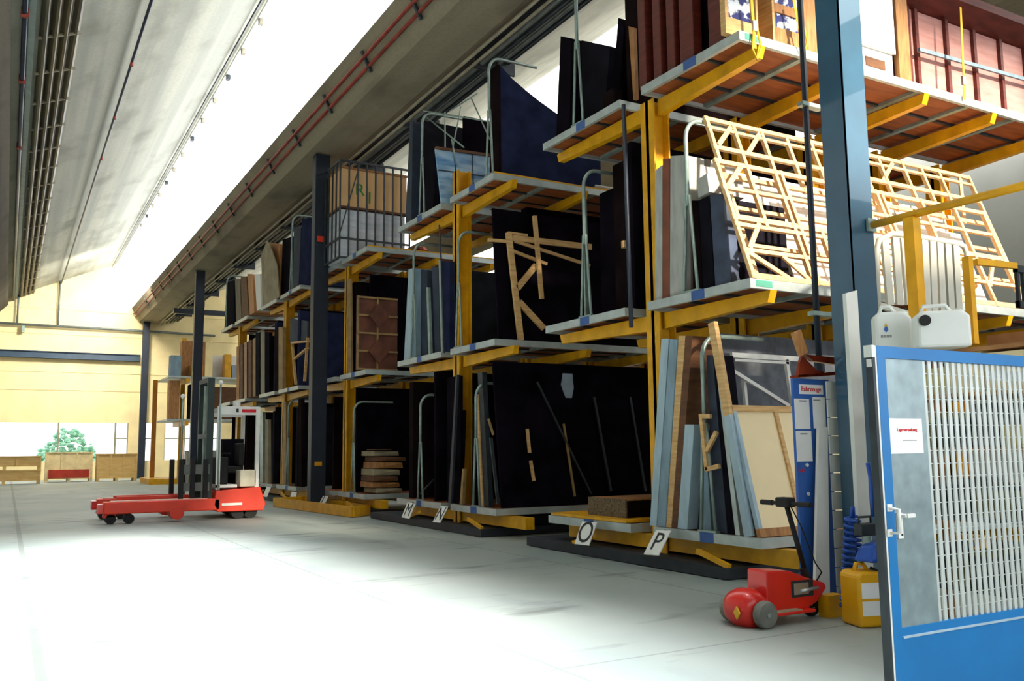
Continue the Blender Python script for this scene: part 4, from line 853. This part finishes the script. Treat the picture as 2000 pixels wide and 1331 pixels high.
# coil hose, service post
t = thing('coiled_air_hose', (6.0, 5.0, 0), 'blue coiled air hose hanging beside the yellow jerrycan', 'hose')
pts = []
h0, h1 = W(1662, 1010, 1, 5.165), W(1652, 1190, 1, 5.165)
for k in range(15*12+1):
    s = k/(15*12); a = 2*math.pi*15*s; p = h0.lerp(h1, s); pts.append(p+V((.045*math.cos(a), .045*math.sin(a), 0)))
link('coil', MB().tube(pts, .012, 6), hose, t)
pts = []
h2, h3 = W(1668, 1010, 1, 5.165), W(1680, 1095, 1, 5.165)
for k in range(9*12+1):
    s = k/(9*12); a = 2*math.pi*9*s; p = h2.lerp(h3, s); pts.append(p+V((.045*math.cos(a), .045*math.sin(a), 0)))
link('coil', MB().tube(pts, .012, 6), hose, t)
link('lead', MB().tube([h0, h0+V((.02, 0, .08)), h2+V((0, 0, .08)), h2], .012, 6), hose, t)
link('nozzle', MB().cyl((h1.x, h1.y, max(.06, h1.z-.04)), (0, 0, 1), .03, .1, 10), rubber, t)
t = thing('pressure_regulator', W(1690, 1060, 1, 5.1), 'dark air regulator with bowl on the pale plank by the column', 'regulator')
pr = W(1688, 1035, 1, 4.94)
link('body', MB().box((pr.x-.08, 4.9, pr.z-.05), (pr.x+.1, 4.98, pr.z+.05)), dtube, t, bev=.01)
link('bowl', MB().cyl((pr.x+.02, 4.94, pr.z-.13), (0, 0, 1), .035, .16, 14), galv, t)
link('handle', MB().tube([(pr.x-.06, 4.94, pr.z+.05), (pr.x-.06, 4.94, pr.z+.1), (pr.x+.08, 4.94, pr.z+.1), (pr.x+.08, 4.94, pr.z+.05)], .01, 6), dtube, t)
one('blue_cable', MB().tube([W(x, y, 1, 4.95) for x, y in ((1695, 905), (1700, 930), (1703, 970), (1706, 1010))], .018), hose, 'bundle of blue cable hanging between the pale plank and gate', 'cable')
# yellow jerrycan
def jerrycan(name, label, x, y, z0, w, d, h, m, rot=0):
    t = thing(name, (0, 0, 0), label, 'canister')
    mb = MB().prism([(-w/2, -d/2, 0), (w/2, -d/2, 0), (w/2, -d/2, h*.86), (w/2-.06, -d/2, h), (-w/2+.03, -d/2, h), (-w/2, -d/2, h-.03)], (0, d, 0))
    link('body', mb, m, t, bev=.022, smooth=False)
    link('cap', MB().cyl((w/2-.05, 0, h*.95), (.5, 0, .85), .035, .06, 14), m if m is canw else rubber, t)
    link('carry_handle', MB().tube([(-w/2+.05, 0, h-.005), (-w/2+.07, 0, h+.05), (w/2-.14, 0, h+.05), (w/2-.1, 0, h-.005)], .016, 8), m, t)
    t.location = (x, y, z0); t.rotation_euler = (0, 0, rot); return t
jy = jerrycan('jerrycan', 'yellow jerrycan with white labels on the floor beside the gate', 5.97, 4.93, .002, .27, .26, .42, cany, -.3)
link('label_sheet', MB().box((5.97-.11, 4.93-.134, .22), (5.97+.06, 4.93-.13, .34)), paper, jy); link('label_sheet', MB().box((5.97-.11, 4.93-.134, .09), (5.97+.06, 4.93-.13, .2)), paper, jy)
pcl = V((6.03, 4.88, .49))
mb = MB().hexa([pcl+V(p) for p in ((-.13, -.1, 0), (.13, -.1, -.01), (.13, .1, 0), (-.13, .1, 0), (-.08, -.08, .14), (.12, -.08, .18), (.1, .08, .16), (-.06, .08, .12))])
one('blue_cloth', mb, hose, 'blue cloth draped on top of the yellow jerrycan', 'cloth', bev=.03)
one('yellow_box', MB().box((5.92, 5.25, .002), (6.1, 5.36, .18)), yellow, 'low yellow box on the floor behind the front wheel of the scooter', 'box')
# ------------------------------------------------------------------ red scooter
a0 = W(1468, 1226, 2, 0); ang = math.atan2(5.36-5.38, 1.0)
sc = thing('electric_scooter', (0, 0, 0), 'red three-wheeled electric scooter with black steering column', 'scooter')
Wb = .74
link('rear_fender', MB().lathe((.03, -.15, .13), (0, 1, 0), [(.02, 0), (.09, .005), (.13, .03), (.152, .08), (.158, .15), (.152, .22), (.13, .27), (.09, .295), (.02, .3)], 32), red, sc, smooth=True)
body = [(-.02, 0, .07), (.55, 0, .07), (.72, 0, .14), (.82, 0, .24), (.80, 0, .28), (.62, 0, .33), (.42, 0, .40), (.16, 0, .42), (.15, 0, .2), (.05, 0, .14)]
mb = MB().prism([V(p)+V((0, -.11, 0)) for p in body], (0, .22, 0))
link('body_shell', mb, red, sc, bev=.015)
link('motor', MB().box((.44, -.125, .21), (.6, -.11, .3)), silver, sc, bev=.004)
link('motor_pipe', MB().tube([(.5, -.125, .235), (.7, -.12, .25)], .016, 8), silver, sc)
link('window_recess', MB().box((.42, -.114, .19), (.66, -.109, .32)), dtube, sc)
link('foot_board', MB().box((.1, -.19, .075), (.6, .19, .1)), red, sc, bev=.008)
link('grip_mat', MB().box((.16, -.18, .1), (.46, .18, .108)), tan, sc)
def wheel(x, y, r, w):
    wl = link('wheel', MB().lathe((x, y-w/2, r), (0, 1, 0), [(r*.62, 0), (r*.9, 0), (r, w*.25), (r, w*.75), (r*.9, w), (r*.62, w)], 28), tyre if r > .09 else rubber, sc)
    link('hub', MB().cyl((x, y, r), (0, 1, 0), r*.62, w*.9, 20), rubber, wl); link('axle', MB().cyl((x, y, r), (0, 1, 0), r*.18, w+.02, 10), silver, wl)
wheel(0.05, -.19, .105, .075); wheel(0.05, .19, .105, .075); wheel(.74, -.0, .085, .06)
link('front_fork', MB().bar((.74, -.05, .08), (.73, -.05, .26), .03, .02).bar((.74, .05, .08), (.73, .05, .26), .03, .02), rubber, sc)
link('steering_column', MB().tube([(.73, 0, .26), (.52, 0, .92)], .022, 10), rubber, sc)
link('column_boot', MB().cyl((.7, 0, .33), (-.27, 0, .66), .045, .14, 12, .03), rubber, sc)
hb = link('handlebar', MB().tube([(.51, -.26, .93), (.51, .26, .93)], .016, 8), rubber, sc)
link('control_box', MB().box((.46, -.07, .9), (.56, .07, .98)), rubber, hb, bev=.012)
for s in (-1, 1): link('grip', MB().cyl((.51, s*.21, .93), (0, 1, 0), .022, .13, 12), rubber, hb)
link('brake_cable', MB().tube([(.5, -.06, .92), (.58, -.09, .75), (.68, -.13, .45), (.8, -.08, .36), (.76, -.05, .28)], .006, 6), rubber, sc)
link('warning_sticker', MB().prism([(-.13, -.08, .07), (-.13, -.045, .12), (-.13, -.08, .17), (-.13, -.115, .12)], (-.012, 0, 0)), strapy, sc)
sc.location = (5.14, 5.42, .001); sc.rotation_euler = (0, 0, ang)
# ------------------------------------------------------------------ gate
YG = 3.0
gt = thing('cage_gate', (4.6, YG, 0), 'blue steel gate with galvanised sheet panel and bar grating', 'gate')
g_ = lambda x, y: W(x, y, 1, YG)
S_ = lambda x, y: g_(1680+x/1.984, 660+y/1.984)
xL = S_(62, 30).x; xR = 7.4; zT = S_(62, 30).z; zi = S_(96, 78).z; zb_ = S_(150, 1130).z; xs0 = S_(98, 90).x; xs1 = S_(250, 90).x
link('stile', MB().box((xL, YG, .02), (xs0, YG+.05, zT)), blue, gt)
link('top_rail', MB().box((xs0, YG, zi), (xR, YG+.05, zT)), blue, gt)
link('kick_panel', MB().box((xs0, YG+.01, .05), (xR, YG+.04, zb_)), blue, gt)
link('kick_trim', MB().box((xs0+.01, YG, zb_-.05), (xR, YG+.01, zb_-.04)), lblue, gt)
link('edge_seal', MB().box((xL-.012, YG+.002, .02), (xL, YG+.048, zT)), white, gt)
link('sheet_panel', MB().box((xs0, YG+.015, zb_), (xs1, YG+.03, zi)), sheet, gt)
xg = xs1; k = 0; pitch = (g_(1972, 850).x-g_(1814, 850).x)/14
mbv = []
while xg < 5.9 and k < 70:
    link('grating_bar', MB().box((xg, YG+.02, zb_), (xg+pitch*.52, YG+.027, zi)), gratm, gt); xg += pitch; k += 1
mb = MB(); zz = zb_+.05
while zz < zi: mb.box((xs1, YG+.0275, zz), (5.95, YG+.032, zz+.005)); zz += .068
link('cross_wires', mb, gratm, gt)
pa = S_(115, 312); pb2 = S_(252, 448)
sg = link('warning_sign', MB().box((pa.x, YG+.008, pb2.z), (pb2.x, YG+.0149, pa.z)), paper, gt)
pc = S_(186, 357); text('Lagerverwaltung', .0235, inkr, frame_mw((pc.x, YG+.006, pc.z), (1, 0, 0), (0, 0, 1)), sg, depth=.001)
pc = S_(195, 398); link('small_print', MB().box((pc.x-.05, YG+.007, pc.z-.002), (pc.x+.06, YG+.008, pc.z+.002)), inkgr, sg)
hx = S_(112, 705)
h_ = link('pull_handle', MB().tube([(hx.x, YG, S_(112, 660).z), (hx.x+.012, YG-.05, S_(112, 665).z), (hx.x+.012, YG-.05, S_(116, 755).z), (hx.x, YG, S_(116, 758).z)], .009, 8), white, gt)
for y in (660, 757): q = S_(112, y); link('handle_foot', MB().box((q.x-.018, YG-.006, q.z-.018), (q.x+.018, YG, q.z+.018)), white, h_)
q0, q1 = S_(148, 680), S_(173, 778)
lk = link('lock_plate', MB().box((q0.x, YG+.005, q1.z), (q1.x, YG+.015, q0.z)), white, gt); q = S_(160, 690)
link('lever', MB().bar((q.x, YG-.03, q.z), (q.x+.06, YG-.03, q.z), .018, .014).cyl((q.x, YG-.01, q.z), (0, 1, 0), .01, .04, 10), white, lk)
q = S_(166, 765); link('keyhole', MB().cyl((q.x, YG+.004, q.z), (0, 1, 0), .006, .004, 10), inkb, lk)
link('hinge_post', MB().box((xR, YG-.02, 0), (xR+.08, YG+.07, 2.3)), blue, gt)
link('edge_profile', MB().box((xL-.03, YG+.004, .02), (xL-.013, YG+.046, zT-.02)), dtube, gt)
link('top_cap', MB().box((xL-.036, YG, zT-.06), (xL-.013, YG+.05, zT+.002)), canw, gt)
q = W(1690, 713, 1, YG+.1); link('keeper', MB().box((xL-.038, YG+.01, q.z-.02), (xL-.03, YG+.035, q.z+.02)), white, gt)
# store behind the gate
sh = thing('timber_shelving', (6.6, 4.3, 0), 'timber shelving behind the gate grating', 'shelving')
zr = 2.1
link('top_board', MB().box((6.05, 3.2, zr-.03), (6.75, 4.75, zr+.0)), mwood, sh)
link('front_rail', MB().box((6.66, 2.6, 2.1), (6.7, 4.2, 2.25)), mwood, sh)
for y in (3.25, 4.7):
    for x in (6.08, 6.7): link('upright', MB().box((x-.03, y-.03, 0), (x+.03, y+.03, zr-.03)), mwood, sh)
for zz in (.35, .85, 1.35, 1.75): link('shelf', MB().box((6.05, 3.2, zz), (6.75, 4.75, zz+.025)), mwood if zz > 1 else dtube, sh)
mat('dull_yellow_box', 'c9b877', .7); mat('grey_box', '555b5b', .7); mat('olive_box', '66633f', .7)
HUE = {'cream': cream, 'dull yellow': MATS['dull_yellow_box'], 'grey': MATS['grey_box'], 'dark': dtube, 'olive': MATS['olive_box']}
ROWS = [('dark', 'grey', 'dark', 'olive'), ('grey', 'dark', 'olive', 'dark'), ('olive', 'dull yellow', 'grey', 'dark'), ('dull yellow', 'cream', 'cream', 'dull yellow')]
kk = 0
for zi_, zz in enumerate((.375, .875, 1.375, 1.775)):
    y = 3.31; kk = 0
    while y < 4.55:
        w = .16+.12*random.random(); h = .2+.12*random.random() if zi_ < 3 else .2+.1*random.random()
        if y+w > 4.56: break
        hue = ROWS[zi_][kk % 4]; hue2 = HUE[ROWS[zi_][(kk+1) % 4]]
        lab = '%s storage box on the %s shelf behind the gate, %s along that shelf' % (hue, ['lowest', 'second', 'third', 'upper'][zi_], ['first', 'second', 'third', 'fourth', 'fifth', 'sixth', 'seventh', 'eighth', 'ninth'][kk])
        tb = thing('storage_box', (6.2, y+w/2, zz+.004), lab, 'box', 'storage boxes behind the gate')
        link('carton', MB().box((6.1, y, zz+.004), (6.5, y+w, zz+h-.04)), HUE[hue], tb); link('lid', MB().box((6.09, y-.005, zz+h-.04), (6.51, y+w+.005, zz+h)), hue2, tb)
        y += w+.03; kk += 1
one('white_batten_sign', MB().box((4.95, 3.12, 1.77), (6.0, 3.14, 1.83)), white, 'white horizontal batten seen through the top of the gate grating', 'batten')
CX1, CX2 = W(1741, 640, 1, 4.55).x, W(1838, 655, 1, 4.1).x
ja = jerrycan('jerrycan', 'white jerrycan with a small blue and yellow mark above the gate', CX1, 4.55, zr+.002, .27, .2, .33, canw, -.75)
la = lambda p: V((CX1, 4.55, zr))+V((p[0]*.8-.0, p[1]+.05 if p[1] < -.15 else p[1]+.05, p[2]))
link('logo_drop', MB().prism([la((-.09, -.154, .19)), la((-.07, -.154, .17)), la((-.05, -.154, .19)), la((-.07, -.154, .24))], (0, .004, 0)), bblue, ja)
link('logo_flame', MB().prism([la((-.085, -.156, .215)), la((-.055, -.156, .215)), la((-.07, -.156, .245))], (0, .004, 0)), strapy, ja)
for k in range(4): link('logo_stroke', MB().box(la((-.12+k*.026, -.154, .13)), la((-.102+k*.026, -.15, .15))), inkgr, ja)
jb = jerrycan('jerrycan', 'white jerrycan lying with its black cap forward, above the gate', CX2, 4.1, zr+.002, .36, .24, .27, canw, -.75)
link('black_cap', MB().cyl((CX2-.13, 4.1-.12, zr+.2), (0, 1, 0), .04, .05, 16), rubber, jb)
# white slatted frame behind jerrycans
t = thing('slatted_frame', (8.3, 5.9, 2.6), 'white slatted frame with rounded corners above the gate', 'slatted frame')
Ysl = 5.9; E_ = lambda x, y: W(1670+x/5.12, 440+y/5.12, 1, Ysl)
rim = [E_(x, y) for x, y in ((230, 800), (215, 250), (240, 150), (370, 85), (600, 110), (1020, 185), (1085, 210), (1115, 280), (1165, 1090))]
slm = mat('slat_white', 'c9c7b8', .5, 0, .05, 3)
link('rim', MB().tube(rim, .03, 8), slm, t)
for x0, x1 in ((290, 350), (400, 445), (480, 540), (690, 735), (770, 800), (840, 890), (920, 975), (1000, 1050)):
    a = E_(x0, 115+(x0-290)*.09); b2 = E_(x1, 1080 if x0 > 600 else 800); link('slat', MB().bar(a, b2, .1, .03, (1, 0, 0)), slm, t)
link('bottom_rail', MB().bar(E_(230, 800), E_(1165, 1090), .06, .04), slm, t)
link('backing', MB().prism([E_(800, 180)+V((0, .06, 0)), E_(1080, 230)+V((0, .06, 0)), E_(1130, 1080)+V((0, .06, 0)), E_(860, 1000)+V((0, .06, 0))], (0, .01, 0)), mat('slat_back', '8f8a74', .7), t)
# yellow guard rail from column
t = thing('yellow_guard_rail', (6.8, 4.5, 2.3), 'yellow guard rail reaching forward from the nearest steel column', 'rail')
r0 = V((6.74, 5.25, 3.39)); r1 = V((6.74, 3.0, 3.38))
link('rail', MB().tube([r0, r1], .035, 10), yellow, t); link('flange', MB().box((6.68, 5.245, 3.33), (6.79, 5.268, 3.45)), galv, t)
link('post', MB().box((6.69, 4.8, zr+.002), (6.79, 4.9, 3.36)), yellow, t)
link('low_post', MB().box((6.75, 4.36, zr+.11), (6.81, 4.42, 2.93)), yellow, t)
link('low_bracket', MB().bar(W(1905, 512, 1, 4.39), W(1983, 520, 1, 4.39), .05, .04), yellow, t)
t = thing('grey_cage_box', (7.5, 4.5, 2.5), 'dark grey wire cage box at the right edge above the gate', 'cage')
ca, cb = W(1977, 520, 1, 4.6), W(2010, 605, 1, 4.6)
link('rim', MB().box((ca.x, 4.55, cb.z), (ca.x+.5, 4.6, cb.z+.06)), dtube, t); link('rim', MB().box((ca.x, 4.55, ca.z-.06), (ca.x+.5, 4.6, ca.z)), dtube, t)
for k in range(5): link('bar', MB().box((ca.x+k*.09, 4.56, cb.z), (ca.x+k*.09+.03, 4.59, ca.z)), dtube, t)
link('support', MB().box((ca.x+.3, 4.55, 0), (ca.x+.36, 4.61, cb.z)), dtube, t)
# ------------------------------------------------------------------ light
wd = bpy.data.worlds.new('world'); bpy.context.scene.world = wd; wd.use_nodes = True
bg = wd.node_tree.nodes['Background']; bg.inputs[0].default_value = lin('f6fbff'); bg.inputs[1].default_value = 2.5
def area(name, loc, target, sx_, sy_, e, col='fff4e4'):
    l = bpy.data.lights.new(name, 'AREA'); l.shape = 'RECTANGLE'; l.size = sx_; l.size_y = sy_; l.energy = e; l.color = lin(col)[:3]
    o = bpy.data.objects.new(name, l); C.objects.link(o); o.location = loc; o.rotation_euler = (V(target)-V(loc)).to_track_quat('-Z', 'Y').to_euler(); return o
sky = area('skylight_floor_fill', (4.75, 9, 11.0), (1.5, 8.8, 0), 14, 1.2, 980, 'fdfcff'); sky.data.spread = math.radians(34)  # added lamp under the skylight for the bright pool on the floor
sk2 = area('skylight_wall_fill', (4.6, 47, 10.8), (2.5, 55, 4.5), 1.3, 1.3, 800, 'fff8ea'); sk2.data.spread = math.radians(130)  # added lamp under the skylight to brighten the far wall
sn = bpy.data.lights.new('sun', 'SUN'); sn.energy = 13.0; sn.angle = math.radians(5); sn.color = lin('fff1dc')[:3]
so = bpy.data.objects.new('sun', sn); C.objects.link(so); so.rotation_euler = V((-.1, .92, -.37)).to_track_quat('-Z', 'Y').to_euler(); so.location = (8, -10, 12)
s = bpy.context.scene; s.view_settings.view_transform = 'Standard'; s.view_settings.look = 'None'; s.view_settings.exposure = 0; s.view_settings.gamma = 1
s.view_settings.use_curve_mapping = False
